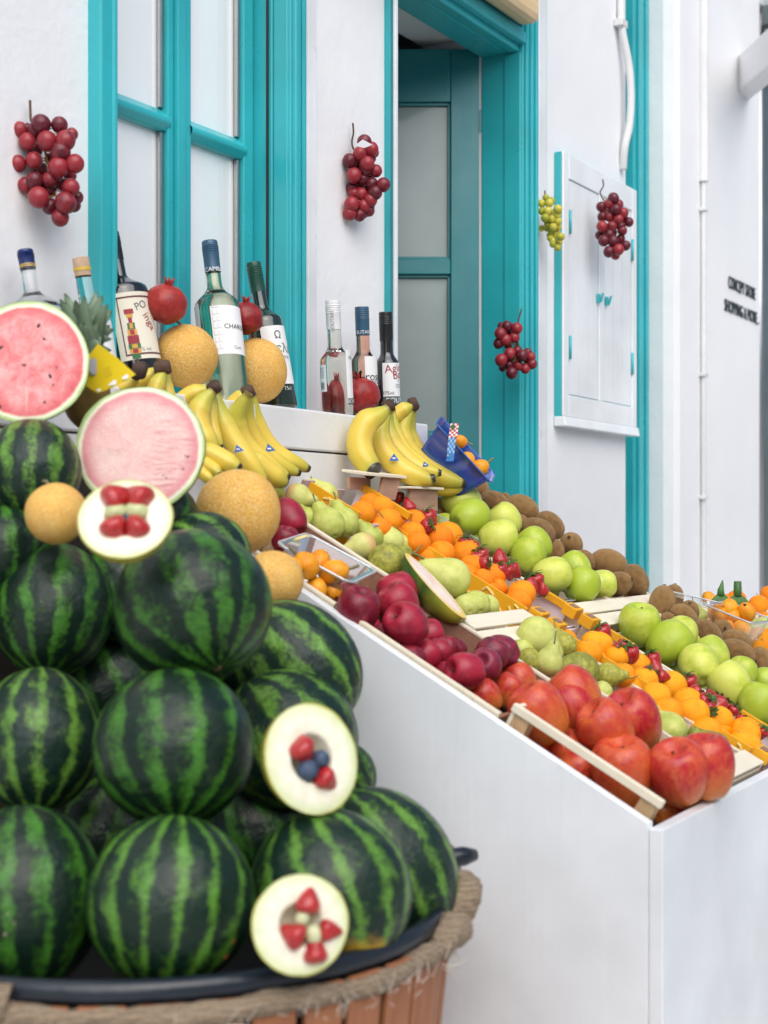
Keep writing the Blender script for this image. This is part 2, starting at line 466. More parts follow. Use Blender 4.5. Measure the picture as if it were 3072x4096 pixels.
M_GAPPLE = fruit_mat('green_apple_skin', (.36, .46, .035), (.58, .62, .11), 1.5, .34, spots=(.16, .13, .05), spot_scale=5., spot_cut=.06, coat=.25, var=.5)
M_PEAR = fruit_mat('pear_skin', (.38, .44, .08), (.58, .60, .17), 1.7, .42, spots=(.22, .20, .05), spot_scale=11., spot_cut=.11, coat=.05, var=.3, bs=.08)
M_PEARB = fruit_mat('blushed_pear_skin', (.44, .48, .11), (.60, .58, .20), 1.7, .42, spots=(.24, .20, .07), spot_scale=11., spot_cut=.1, coat=.05, zcols=[(.1, -.8, (.66, .34, .16))])
M_PEARR = fruit_mat('russet_pear_skin', (.20, .21, .035), (.46, .43, .07), 3.5, .5, spots=(.10, .07, .03), spot_scale=8., spot_cut=.2, coat=.03)
M_ORANGE = fruit_mat('orange_peel', (.90, .225, .0015), (.95, .31, .004), 1.5, .5, coat=.0, bs=.3, bscale=26., var=.45)
M_ORANGEY = fruit_mat('golden_orange_peel', (.90, .29, .002), (.95, .40, .006), 1.5, .5, coat=.0, bs=.3, bscale=26., var=.45)
M_KIWI = fruit_mat('kiwi_fuzz', (.165, .08, .025), (.31, .168, .056), 3., .85, coat=0., bs=.5, bscale=38., sheen=.5, spots=(.06, .03, .015), spot_scale=6., spot_cut=.09)
M_PLUM = fruit_mat('dark_red_apple_skin', (.15, .007, .020), (.36, .016, .038), 1.6, .36, coat=.25, spots=(.38, .10, .08), spot_scale=12., spot_cut=.05, var=.4, bloom=(.36, .06, .10))
M_PURPLE = fruit_mat('purple_apple_skin', (.10, .009, .024), (.24, .02, .045), 1.6, .36, coat=.2, var=.4, bloom=(.18, .07, .11))
M_FUJI = fruit_mat('striped_red_apple_skin', (.40, .012, .023), (.56, .085, .030), 1.6, .30, coat=.35, stretch=(1.5, 1.5, .7), zcols=[(.1, -2.2, (.76, .36, .05))], spots=(.80, .45, .22), spot_scale=15., spot_cut=.07, var=.28, bloom=(.72, .27, .05))
M_GRAPE = fruit_mat('red_grape_skin', (.10, .008, .016), (.28, .022, .030), 1.2, .32, coat=.35, var=.9, bloom=(.28, .07, .10), spots=(.05, .01, .01), spot_scale=4., spot_cut=.09)
M_GGRAPE = fruit_mat('green_grape_skin', (.36, .36, .03), (.60, .52, .07), 1.2, .3, coat=.15, var=.7)
M_POM = fruit_mat('pomegranate_skin', (.20, .010, .012), (.38, .034, .026), 2.2, .36, coat=.2, spots=(.55, .20, .09), spot_scale=7., spot_cut=.1, var=.3, bs=.1, bscale=8.)
M_LOQ = fruit_mat('loquat_skin', (.72, .24, .008), (.82, .38, .02), 1.6, .42, spots=(.30, .08, .01), spot_scale=6., spot_cut=.15, coat=.1)
M_BAN = banana_mat()
M_CROWN = simple('banana_crown', (.10, .052, .03), .8, .5, 14., .5, 14., col2=(.028, .016, .014))
M_PINE = simple('pineapple_leaf', (.22, .31, .20), .55, .2, 6.)
M_PINES = simple('pineapple_skin', (.30, .18, .04), .7, .3, 10., .6, 14.)
M_PAPAYA = fruit_mat('papaya_skin', (.025, .085, .016), (.085, .16, .028), 2.5, .35, zcols=[(-.15, -1.1, (.42, .38, .04))], coat=.15)
def straw_mat():
    m, nt, b = new_mat('strawberry_skin')
    o = nd(nt, 'TexCoord').outputs['Object']
    e = nd(nt, 'TexVoronoi', Vector=nd(nt, 'Mapping', Vector=o, Scale=(1, 1, .8)).outputs[0], Scale=6.5).outputs['Distance']
    c = ramp(nt, nz(nt, rvec(nt), 2., 4.), [(.35, (.34, .007, .014)), (.7, (.52, .024, .022))])
    c = mixc(nt, ramp(nt, e, [(.12, .9), (.2, 0.)]), c, (.60, .24, .06))
    setp(b, Base_Color=c, Roughness=.28, Coat_Weight=.35, Coat_Roughness=.15)
    bump(nt, b, ramp(nt, e, [(.1, 0.), (.38, 1.)]), .55, .1)
    return m
M_STRAW = straw_mat()
def burlap_mat():
    m, nt, b = new_mat('burlap')
    o = nd(nt, 'TexCoord').outputs['Object']
    w1 = nd(nt, 'TexWave', {'bands_direction': 'Z'}, Vector=o, Scale=52., Distortion=5., Detail=3.).outputs['Fac']
    w2 = nd(nt, 'TexWave', {'bands_direction': 'DIAGONAL'}, Vector=o, Scale=44., Distortion=6., Detail=3.).outputs['Fac']
    h = math_(nt, 'ADD', math_(nt, 'ADD', math_(nt, 'MULTIPLY', w1, .35), math_(nt, 'MULTIPLY', w2, .35)), math_(nt, 'MULTIPLY', nz(nt, o, 150, 5., .7), 1.3))
    c = ramp(nt, math_(nt, 'MULTIPLY', h, .5), [(.25, (.16, .115, .075)), (.75, (.40, .31, .21))])
    c = mixc(nt, math_(nt, 'MULTIPLY', nz(nt, o, 16, 4.), .5), c, (.16, .115, .075))
    setp(b, Base_Color=c, Roughness=.95)
    bump(nt, b, h, .6, .004)
    return m
M_BURLAP = burlap_mat()
M_CORD = simple('pale_cord', (.58, .52, .44), .9, .1, 30.)
M_GCLEAR = glass_mat('clear_spirit_glass', (.96, .98, .98))
M_GWINE = glass_mat('white_wine_glass', (.93, .94, .84))
M_GCHARD = glass_mat('chardonnay_glass', (.86, .87, .62))
M_GROSE = glass_mat('rose_wine_glass', (.92, .50, .36))
M_GTURQ = glass_mat('turquoise_spirit_glass', (.55, .88, .88))
M_GGREEN = simple('dark_green_glass', (.006, .020, .010), .06, .2, 2., coat=1.)
M_GBLACK = simple('black_wine_glass', (.006, .007, .009), .05, .2, 2., coat=1.)
M_PAPER = simple('label_paper', (.80, .80, .80), .6, .03)
M_PAPERC = simple('cream_label_paper', (.76, .71, .58), .6, .05)
M_PAPERG = simple('grey_back_label', (.50, .54, .56), .6, .05)
M_CAPBLUE = simple('steel_blue_cap', (.035, .10, .17), .35, .15)
M_CAPNAVY = simple('navy_cap', (.01, .025, .13), .3, .15)
M_CAPGREEN = simple('dark_green_cap', (.01, .075, .05), .35, .15)
M_CAPBLACK = simple('black_cap', (.012, .012, .013), .35)
M_CAPWHITE = simple('white_cap', (.74, .75, .76), .4, .05)
M_CORK = simple('cork', (.60, .42, .28), .85, .2, 20., .4, 40)
M_GOLD = simple('gold_band', (.72, .48, .06), .35)
M_INK = simple('black_ink', (.03, .03, .035), .6)
M_INKRED = simple('red_ink', (.35, .02, .04), .6)
M_INKGREEN = simple('green_ink', (.03, .16, .06), .6)
M_INKGREY = simple('grey_ink', (.30, .31, .33), .6)
M_INKMAROON = simple('maroon_ink', (.12, .03, .035), .6)
M_BAND = simple('slate_label_band', (.10, .115, .13), .5)
M_WHITEINK = simple('white_ink', (.80, .80, .80), .6)
M_YCARD = simple('yellow_tag_card', (.90, .66, .02), .45, .05)
M_STICKER = simple('blue_sticker', (.03, .16, .55), .4, .1)
M_BLUEPL = clear_plastic('clear_blue_plastic', (.03, .13, .62), .5, .12, .62)
M_PLRIM = clear_plastic('punnet_rim_plastic', (.93, .95, .96), .9, .12, .62)
M_CLEARPL = clear_plastic('clear_punnet_plastic', (.93, .95, .95), .35, .06, .93)
def pane_mat():
    m, nt, b = new_mat('window_glass')
    nt.nodes.remove(b); out = nt.nodes['Material Output']
    k = math_(nt, 'MULTIPLY_ADD', nd(nt, 'Fresnel', IOR=1.75).outputs[0], 1.6, .02)
    tr = nd(nt, 'BsdfTransparent', Color=c4((.93, .97, .97)))
    gl = nd(nt, 'BsdfGlossy', Color=c4((1, 1, 1)), Roughness=.015)
    mx = nd(nt, 'MixShader', i0=k, i1=tr.outputs[0], i2=gl.outputs[0])
    nt.links.new(mx.outputs[0], out.inputs[0])
    return m
M_PANE = pane_mat()
M_FROST = simple('frosted_pane', (.29, .36, .35), .25, .12, 2., coat=.3)
def film_mat():
    m, nt, b = new_mat('glass_with_white_film')
    o = ocoord(nt)
    setp(b, Base_Color=ramp(nt, nz(nt, o, 3., 3.), [(.3, (.86, .88, .88)), (.7, (.90, .91, .91))]), Roughness=.5, Coat_Weight=1., Coat_Roughness=.012, Coat_IOR=2.0)
    return m
M_FILM = film_mat()
# ================================================================ SETTING
K = 1.78/1.7
D = 1.78
def fx(u, y): return on_y(u, 2101, y).x
def fz(u, v, y): return on_y(u, v, y).z
YC = 1.675*K                    # front of the window and door casings
LEDGE_T = CZ + .2205*K
LY = 1.55*K                     # front of the white ledge
struct(MB().add([(-60, -60, 0), (60, -60, 0), (60, 60, 0), (-60, 60, 0)], [(0, 1, 2, 3)]).build('ground', M_STONE))

# ---- the shop
shop = tag(empty('shop_building', (2.5, D, 0)), 'white plastered shop front with turquoise window and door frames', 'building')
XL, XR = fx(462, 1.672*K), fx(1165, YC)
DL, DR = fx(1588, YC), fx(2093, YC)
DTOP = fz(2093, 205, YC)
XEND = fx(2507, D)
WTOP = CZ+1.55
mb = MB()
mb.box(.2, XL-.004, D, D+.30, 0, 4.2); mb.box(XL-.004, XR+.004, D, D+.30, WTOP+.004, 4.2); mb.box(XL-.004, XR+.004, D, D+.30, 0, LEDGE_T-.05)
mb.box(XR+.004, DL-.004, D, D+.30, 0, 4.2); mb.box(DL-.004, DR+.004, D, D+.30, DTOP+.06, 4.2); mb.box(DR+.004, XEND, D, D+.30, 0, 4.2)
wall = mb.build('wall', M_PLASTER, shop, True, bev=.012)
# interior
mb = MB()
ix0, ix1, iy1, iz1 = 1.4, 5.0, 4.2, 3.0
mb.add([(ix0, D+.30, .02), (ix1, D+.30, .02), (ix1, iy1, .02), (ix0, iy1, .02), (ix0, D+.30, iz1), (ix1, D+.30, iz1), (ix1, iy1, iz1), (ix0, iy1, iz1)],
       [(0, 1, 2, 3), (4, 5, 6, 7), (3, 2, 6, 7), (0, 3, 7, 4), (1, 2, 6, 5)])
mb.build('interior_wall', M_INT, shop, True)
# ---- window
win = empty('window'); win.parent = shop; win.location = (XL-2.5, 0, CZ)
zb, zt = LEDGE_T-.03, WTOP
YG = 1.765*K
wf = MB()
wf.box(fx(352, D), XL, YC-.004, D+.02, zb-.02, zt+.07)                      # left casing
wf.box(XL-.012, XL, YC-.010, YC+.01, zb, zt)                                 # its rounded edge
wf.box(XR, fx(1222, YC), YC, D+.02, zb-.02, zt+.07)                         # right casing
x = fx(1165, YC); wf.box(x+.002, x+.020, YC-.012, YC+.002, zb, zt)           # ridge on it
x = fx(1205, YC); wf.box(x, x+.014, YC-.006, YC+.002, zb, zt)
wf.box(XL, XR, YC, D+.02, zt, zt+.07)
wf.box(XR, XR+.03, D+.021, YG+.08, zb, zt); wf.box(XL-.03, XL, D+.021, YG+.08, zb, zt)     # reveals
wf.box(XR-.0015, XR+.01, YC+.008, D+.02, zb, zt)
gr = on_x(1073, 2101, XR).y
fr = wf.build('window_frame', M_TEAL, win, True, bev=.004)
MB().box(XR-.004, XR-.0025, gr-.003, gr+.003, zb, zt).build('frame_seam', M_DARK, fr, True)
band = MB().box(fx(1224, D), fx(1258, D), D-.006, D+.01, zb-.1, zt+.2).build('sheen_band', M_WPAINT, win, True, bev=.002)  # white strip standing in for the sheen beside the window casing
MB().box(fx(1256, D-.002), fx(1262, D-.002), D-.003, D+.01, 0.4, 4.2).build('painted_line', M_TEAL, win, True)
xm0, xm1 = fx(672, YG), fx(768, YG)
xs = XR-.001
SL = fx(1018, YG)
def sash(x0, x1, zs, nm):
    s = MB()
    s.box(x0, x0+.035, YG, YG+.035, zb, zt); s.box(x1-.035, x1, YG, YG+.035, zb, zt)
    for z in (zb+.03, zt-.03): s.box(x0+.035, x1-.035, YG+.001, YG+.034, z-.03, z+.03)
    for z in zs:
        h = .020
        p = []
        for xx in (x0+.030, x1-.030):
            p.append([(xx, YG+.028, z-h), (xx, YG+.006, z-h), (xx, YG-.006, z-h*.25), (xx, YG-.006, z+h*.25), (xx, YG+.020, z+h*1.35), (xx, YG+.028, z+h*1.35)])
        vs = p[0]+p[1]
        s.add(vs, [(0, 1, 7, 6), (1, 2, 8, 7), (2, 3, 9, 8), (3, 4, 10, 9), (4, 5, 11, 10), (5, 0, 6, 11)])
    o = s.build(nm, M_TEAL, win, True, bev=.003)
    return o
zmu = CZ + .762*K
sa = sash(XL+.002, (xm0+xm1)/2-.004, [zmu], 'sash')
sb = sash((xm0+xm1)/2+.002, XR-.004, [zmu], 'sash')
MB().box((xm0+xm1)/2-.022, (xm0+xm1)/2+.004, YG-.012, YG, zb, zt).build('meeting_strip', M_TEAL, win, True, bev=.003)
for s, x0, x1 in ((sa, XL+.037, (xm0+xm1)/2-.039), (sb, (xm0+xm1)/2+.037, XR-.039)):
    for z0, z1 in ((zb+.06, zmu-.02), (zmu+.027, zt-.06)):
        MB().add([(x0, YG+.022, z0), (x1, YG+.022, z0), (x1, YG+.022, z1), (x0, YG+.022, z1)], [(0, 1, 2, 3)]).build('glass', M_FILM, s, True)
        q = MB(); q.box(x1-.010, x1-.001, YG+.010, YG+.020, z0, z1)
        q.build('glazing_bead', M_METAL, s, True, bev=.002)
# ---- door
door = empty('doorway'); door.parent = shop; door.location = (DL-2.5, 0, CZ)
dz0 = .25
df = MB()
df.box(fx(1541, D), DL, YC+.010, D+.02, dz0, DTOP+.12)
df.box(DR, fx(2143, YC), YC, D+.02, dz0, DTOP+.20)
for u in (2096, 2117, 2136):
    x = fx(u, YC); df.box(x, x+.013, YC-.010, YC+.002, dz0, DTOP+.2)
df.box(DR, DR+.03, D+.021, 1.80*K, dz0, DTOP+.02)
gy = on_x(2016, 2101, DR).y
df.box(DR-.004, DR+.02, YC+.006, gy, dz0, DTOP-.001)
df.box(DL-.03, DL, D+.021, 1.80*K, dz0, DTOP+.02)
dfo = df.build('door_frame', M_TEAL, door, True, bev=.004)
x0 = fx(2146, YC)
MB().box(fx(2150, D), fx(2180, D), D-.006, D+.01, dz0, 4.2).build('sheen_band', M_WPAINT, door, True, bev=.002)  # pale glare along the right door casing, built as a white strip
MB().box(fx(2179, D-.002), fx(2186, D-.002), D-.003, D+.01, dz0, 4.2).build('painted_line', M_TEAL, door, True)
MB().box(fx(1564, D)-.004, DL-.001, YC+.004, YC+.012, dz0, 3.9).build('sheen_band', M_WPAINT, door, True, bev=.002)  # casing front whitened to carry its grazing sheen
MB().box(fx(1572, YC)-.002, fx(1572, YC)+.002, YC+.002, YC+.006, dz0, 3.9).build('painted_line', M_TEALL, door, True)
# lintel with mouldings, seen from below
li = MB()
li.box(DL, DR, YC+.012, D+.02, DTOP, DTOP+.20)
li.box(DL, DR, D+.021, 1.80*K, DTOP, DTOP+.05)
li.box(DL, DR-.002, YC-.012, YC+.012, DTOP+.018, DTOP+.050)
li.box(DL, DR-.006, YC-.004, YC+.012, DTOP+.052, DTOP+.062)
li.box(DL, DR-.003, YC-.008, YC+.012, DTOP+.070, DTOP+.155)
li.build('lintel', M_TEAL, door, True, bev=.006)
# open leaf
HP = on_y(1962, 2101, 1.80*K); LD = Vector((-.50, .866, 0)).normalized(); LN = Vector((-.866, -.5, 0))
leaf = empty('door_leaf'); leaf.parent = door
leaf.matrix_parent_inverse = Matrix.Identity(4)
leaf.location = (HP.x-2.5-(DL-2.5), HP.y-D, 0)
def lp(a, o, z): return HP + LD*a + LN*o + Vector((0, 0, z-HP.z))
def lbox(mb, a0, a1, z0, z1, o0, o1):
    mb.hexa([lp(a0, o1, z0), lp(a1, o1, z0), lp(a1, o0, z0), lp(a0, o0, z0), lp(a0, o1, z1), lp(a1, o1, z1), lp(a1, o0, z1), lp(a0, o0, z1)])
tdp = depth(HP)
def lz(v): return CZ+(2101-v)/F*tdp
LT, st, ZM0, ZM1 = lz(215), .117, lz(1108), lz(1046)
lf = MB()
LW = .72
lbox(lf, 0, st, .27, LT, 0, .045)
lbox(lf, LW-st, LW, .27, LT, 0, .045)
lbox(lf, st, LW-st, lz(425), LT, 0, .0445)
lbox(lf, st, LW-st, ZM0, ZM1, 0, .0445)
lbox(lf, st, LW-st, .27, lz(1735), 0, .0445)
lbox(lf, .012, .022, .27, LT-.01, .0452, .052)
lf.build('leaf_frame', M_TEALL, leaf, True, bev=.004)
for z0, z1 in ((ZM1, lz(425)), (lz(1735), ZM0)):
    q = MB(); lbox(q, st, LW-st, z0, z1, .012, .022); q.build('frosted_pane', M_FROST, leaf, True)
    q = MB()
    for a0, a1, b0, b1 in ((st, st+.008, z0, z1), (st, LW-st, z1-.008, z1), (st, LW-st, z0, z0+.008)): lbox(q, a0, a1, b0, b1, .022, .034)
    q.build('glazing_bead', M_TEALL, leaf, True, bev=.002)
for v0, v1 in ((445, 560), (562, 668)):
    q = MB(); q.tube([lp(-.004, .055, lz(v1)), lp(-.004, .055, lz(v0))], .011, 12); 
    lbox(q, .0, .035, lz(v1)+.01, lz(v0)-.01, .0455, .050) if v0 < 500 else None
    q.build('hinge', M_TEALL, leaf, True, smooth=True, auto=40)
# conduit beside the corner
pts = [on_y(*q) for q in ((2484, -60, D-.014), (2484, 60, D-.014), (2490, 130, D-.02), (2515, 260, D-.03), (2524, 380, D-.035), (2518, 500, D-.03), (2499, 590, D-.018), (2492, 680, D-.008))]
MB().tube(crom(pts, 8), .0125, 14).build('conduit', M_CONDUIT, shop, True, smooth=True)
c = on_y(2484, 96, D-.016)
MB().box(c.x-.028, c.x+.022, D-.032, D-.001, c.z-.012, c.z+.012).build('conduit_clip', M_CONDUIT, shop, True, bev=.003)

# ---- white ledge under the window
led = tag(empty('ledge', (2.2, LY, 0)), 'white painted ledge below the shop window, carrying wine bottles and melons', 'ledge')
xe = fx(1713, LY)
b2 = CZ+.143*K
MB().box(1.30, xe, LY, D-.001, b2, LEDGE_T).build('top_board', M_WPAINT, led, True, bev=.004)
MB().box(XL+.001, XR-.001, D-.001, YG+.03, LEDGE_T-.05, LEDGE_T-.0005).build('sill_board', M_WPAINT, led, True)
MB().box(1.30, xe-.02, LY+.004, D-.001, 0, b2-.003).build('front_board', M_WPAINT, led, True, bev=.003)

# ---- wooden sign over the door
p1 = on_y(2140, 97, YC-.06)
sg = MB()
o = sg.box(p1.x-.95, p1.x+.01, YC-.075, YC-.012, p1.z, p1.z+.35).build('wooden_sign', M_SIGNWOOD, None, bev=.02, loc=(p1.x-.5, YC-.04, p1.z))
tag(o, 'pale wooden sign board with rounded corners fixed above the doorway', 'sign')

# ---- meter cabinet on the wall
CY = 1.676*K
cab = tag(empty('wall_cabinet', (fx(2247, CY), CY, CZ+.3)), 'white double door wall cabinet with turquoise side and grooves beside the door', 'cabinet')
cx0, cx1 = fx(2247, CY), fx(2541, CY)
cz0, cz1 = fz(2242, 1690, CY), fz(2247, 603, CY)
MB().box(cx0, cx1, CY+.001, D-.001, cz0, cz1).build('carcass', M_TEAL, cab, True, bev=.003)
fb = MB(); fw = .042
ix0_, ix1_, iz0_, iz1_ = cx0+fw, cx1-fw, cz0+.085, cz1-.075
fb.box(cx0, ix0_, CY-.006, CY+.001, cz0+.02, cz1); fb.box(ix1_, cx1, CY-.006, CY+.001, cz0+.02, cz1)
fb.box(ix0_, ix1_, CY-.006, CY+.001, iz1_, cz1); fb.box(ix0_, ix1_, CY-.006, CY+.001, cz0+.02, iz0_)
xm = fx(2400, CY); 
fb.box(xm-.02, xm+.02, CY-.006, CY+.001, iz0_, iz1_)
fb.build('face_frame', M_CABINET, cab, True, bev=.003)
MB().hexa([(cx0-.004, CY-.016, cz0-.010), (cx1+.004, CY-.016, cz0-.010), (cx1+.004, D-.001, cz0-.010), (cx0-.004, D-.001, cz0-.010), (cx0-.004, CY-.010, cz0+.019), (cx1+.004, CY-.010, cz0+.019), (cx1+.004, D-.001, cz0+.019), (cx0-.004, D-.001, cz0+.019)]).build('bottom_trim', M_CABINET, cab, True, bev=.003)
for a, b in ((ix0_+.004, xm-.024), (xm+.024, ix1_-.004)):
    w = (b-a)/3
    dr = MB()
    for i in range(3): dr.box(a+w*i+.0022, a+w*(i+1)-.0022, CY-.003, CY+.0015, iz0_+.003, iz1_-.003)
    d = dr.build('door', M_CABINET, cab, True)
    hx = a if a < xm-.03 else b
    for f in (.22, .80):
        zc = iz0_+(iz1_-iz0_)*f
        MB().tube([(hx, CY-.008, zc-.035), (hx, CY-.008, zc+.035)], .0045, 8).build('hinge', M_TEAL, d, True, smooth=True)
    kx = b-.010 if a < xm-.03 else a+.010
    zc = fz(2385, 1195, CY)
    MB().box(kx-.006, kx+.006, CY-.014, CY-.0045, zc-.014, zc+.014).tube([(kx, CY-.016, zc-.012), (kx, CY-.024, zc+.016)], .004, 8).build('latch', M_TEAL, d, True, bev=.002)

# ---- neighbouring house
YN = 1.80*K; XN = 5.25*K
nb = tag(empty('neighbour_building', (XN, YN, 0)), 'white house past the shop corner, lettered with a concept store name', 'building')
yr = 1.90*K
mb = MB()
xo0 = fx(3050, YN)
mb.box(XN, xo0, YN, yr+1.2, 0, 5.0); mb.box(xo0, 9.5, YN+.28, yr+1.2, 0, 5.0); mb.box(xo0, 9.5, YN, YN+.279, fz(3050, 20, YN), 5.)
mb.build('wall', M_PLASTER, nb, True, bev=.05)
q = MB(); q.box(XEND-.05, XN-.001, yr+.10, yr+.16, 0, 4.6)
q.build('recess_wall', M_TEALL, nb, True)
q = MB()
xa, xb = fx(2536, yr), XN-.002
q.box(xa, xb, yr, yr+.099, 0, 4.6); q.box(xa+.03, xa+.05, yr-.012, yr, 0, 4.6); q.box(xb-.05, xb-.02, yr-.008, yr, 0, 4.6)
zt0 = fz(2560, 320, yr); q.box(XEND-.04, xa, yr+.02, yr+.099, zt0, zt0+.10)
q.build('recess_frame', M_TEAL, nb, True, bev=.004)
px = fx(2802, YN)
MB().tube([(px, YN-.012, 0), (px, YN-.012, fz(2802, 730, YN))], .010, 12).tube([(px, YN-.012, fz(2802, 728, YN)), (px, YN-.012, 4.5)], .021, 14).build('drain_pipe', M_CONDUIT, nb, True, smooth=True, auto=40)
for v in (840, 1500, 1990):
    z = fz(2802, v, YN); MB().box(px-.022, px+.022, YN-.026, YN-.001, z-.007, z+.007).build('pipe_clip', M_CONDUIT, nb, True, bev=.002)
for s, ua, ub, va, vb in (('CONCEPT STORE', 2911, 3019, 1128, 1182), ('SHOPPING & MORE..', 2896, 3032, 1222, 1278)):
    a, b = on_y(ua, va, YN), on_y(ub, vb, YN)
    t = text_mb(s, .1, .002)
    w0, w1 = min(p.x for p in t.v), max(p.x for p in t.v); h = max(p.y for p in t.v)-min(p.y for p in t.v)
    sx = (b.x-a.x)/(w1-w0); hgt = 50*depth(a)/F; sy = hgt/h
    zc = (a.z+b.z)/2
    t.v = [Vector(((a.x+b.x)/2+p.x*sx, YN-.003-p.z, zc+p.y*sy)) for p in t.v]
    t.build('wall_lettering', M_LETTER, nb, True)
# sloping white beam and the dark shop window past it
a1, a2 = on_y(2945, 225, YN+.02), on_y(2945, 372, YN+.02)
b1 = on_y(3130, 60, YN-.34); b2_ = on_y(3130, 215, YN-.34)
w = Vector((.16, 0, 0))
MB().hexa([a2, a2+w, b2_+w, b2_, a1, a1+w, b1+w, b1]).build('sloping_beam', M_PLASTER, nb, True, bev=.006)
MB().box(xo0+.004, 9.4, YN+.10, YN+.16, 0, fz(3050, 40, YN)).build('shop_window', M_GREYDARK, nb, True)
MB().tube([(xo0+.09, YN+.04, 0), (xo0+.09, YN+.04, 4.0)], .02, 10).build('window_post', M_METAL, nb, True, smooth=True)
MB().box(xo0-.02, xo0+.5, YN-.06, YN-.001, fz(3052, 108, YN), fz(3052, 28, YN)).build('shutter_box', M_GREYDARK, nb, True, bev=.005)

# ---- the houses across the street (seen only as reflections in the glass)
op = tag(empty('opposite_house', (6, -4.2, 0)), 'plain white house across the street facing the fruit stall', 'building')
mb = MB(); mb.box(-6, 20, -6.5, -4.2, 0, 3.6); mb.build('wall', M_PLASTER, op, True)
for x in (-2.5, 2.2, 6.6, 11.5): 
    MB().box(x, x+.9, -4.22, -4.199, 1.0, 2.3).build('window', M_TEAL, op, True)

# ---- display stand
stand = tag(empty('display_stand', (2.64, 1.1, 0)), 'white sloping fruit display stand with plain panels', 'stand')
S_TOP = 1.0
XF = 3.285
def ptop(s, n): p = slope(0, s, n); return p
yy0, yy1 = .70, .72+S_TOP*math.cos(AL)
def side(x0, x1, nm):
    za = slope(0, (yy0-.72)/math.cos(AL), 0).z; zb_ = slope(0, S_TOP, 0).z
    vs = [(x, y, z) for x in (x0, x1) for y, z in ((yy0+.0200, 0), (yy1, 0), (yy1, zb_), (yy0+.0200, za+.011))]
    MB().add(vs, [(0, 3, 2, 1), (4, 5, 6, 7), (0, 1, 5, 4), (1, 2, 6, 5), (2, 3, 7, 6), (3, 0, 4, 7)]).build(nm, M_WSTAND, stand, True, bev=.0012)
side(1.985, 2.003, 'side_panel'); side(XF, XF+.018, 'side_panel')
za = slope(0, (yy0-.72)/math.cos(AL), 0).z
MB().box(1.9846, XF+.018, yy0-.001, yy0+.0195, 0, za+.004).build('front_panel', M_WSTAND, stand, True, bev=.0015)
MB().sbox(2.004, XF-.001, .02, S_TOP, -.135, -.12).build('deck', M_BROWNWOOD, stand, True)
# second stand to the right
st2 = tag(empty('display_stand', (3.9, 1.1, 0)), 'farther white sloping stand holding tangerines and a punnet of loquats', 'stand')
MB().box(3.34, 4.9, yy0, yy0+.02, 0, za-.02).build('front_panel', M_WSTAND, st2, True, bev=.003)
MB().sbox(3.335, 4.9, .02, .52, -.06, -.045).build('deck', M_PALEWOODX, st2, True)
st2p = MB()
za_, zb_ = slope(0, .0, -.03).z, slope(0, .5, -.03).z
vs = [(x, y, z) for x in (3.32, 3.334) for y, z in ((yy0, 0), (.72+.5*math.cos(AL), 0), (.72+.5*math.cos(AL), zb_), (yy0, za_))]
st2p.add(vs, [(0, 3, 2, 1), (4, 5, 6, 7), (0, 1, 5, 4), (1, 2, 6, 5), (2, 3, 7, 6), (3, 0, 4, 7)]).build('side_panel', M_WSTAND, st2, True, bev=.003)

M_TANBROWN = wood('pinkish_crate_wood', (.34, .19, .12), (.50, .31, .21))
# ---------------------------------------------------------------- crates
def crate(x0, x1, s0, s1, nb_, nt_, label, slat='pale', caps=(False, False), blocks=True, inner=None, rails=None, group='wooden fruit crates', low_end=False, low_right=False):
    c = slope((x0+x1)/2, (s0+s1)/2, nb_)
    o = tag(empty('wooden_crate', c), label, 'crate', group)
    th_ = .007
    mw_ = M_BROWNWOOD if slat == 'brown' else M_PALEWOOD
    MB().sbox(x0+th_, x1-th_, s0+th_, s1-th_, nb_, nb_+.005).build('base', M_BROWNWOOD, o, True)
    for i, (a, b) in enumerate(((x0, x0+th_), (x1-th_, x1))):
        top = nt_
        if rails and i == 0:
            MB().sbox(a, b+.004, s0, s1, top-.013, top).build('rail', M_PALEWOOD, o, True, bev=.002)
            MB().sbox(a, b, s0, s1, nb_, nb_+.035).build('side_slat', mw_, o, True, bev=.0015)
        else:
            tp_ = top-.035 if (rails or low_right) and i == 1 else top-.001
            MB().sbox(a, b, s0, s1, nb_+.012, tp_).build('side_slat', (M_BROWNWOOD if (i == 1 and (inner or rails)) else mw_), o, True, bev=.0015)
            if not (low_right and i == 1): MB().sbox(a-.001, b+.001, s0, s1, (top-.009 if rails else top-.001), top+.004).build('rail', M_PALEWOOD, o, True, bev=.001)
    for (a, b, cp) in ((s0, s0+th_, caps[0]), (s1-th_, s1, caps[1])):
        MB().sbox(x0+th_+.001, x1-th_-.001, a, b, nb_+.012, (nt_-.07 if (low_end and a == s0) else nt_-.004)).build('end_slat', mw_ if not inner else M_BROWNWOOD, o, True, bev=.0015)
        if cp:
            lo = a if a == s0 else b-.04
            MB().sbox(x0+.001, x1-.001, lo, lo+.04, nt_+.005, nt_+.0095).build('end_cap', M_PALEWOODX, o, True, bev=.001)
    if blocks:
        for sx in (x0+.007, x1-.032):
            for ss in (s0+.007, s1-.034):
                MB().sbox(sx+.001, sx+.025, ss+.001, ss+.027, nb_+.006, nt_-.014).build('corner_block', M_TANWOOD, o, True, bev=.001)
    return o
def sv(u, v, x=2.0):  # distance up the slope of a photographed point on the plane x
    p = on_x(u, v, x); return (p.y-.72)/math.cos(AL)
s_c0, s_c1 = .000, sv(2010, 2850)
s_b0, s_b1 = s_c1+.012, sv(1333, 2434)
s_a0 = s_b1+.004
crate(2.006, 2.29, s_c0, s_c1, -.085, .032, 'lowest pale wooden crate holding big striped red apples, open below its rail', rails=True, low_end=True)
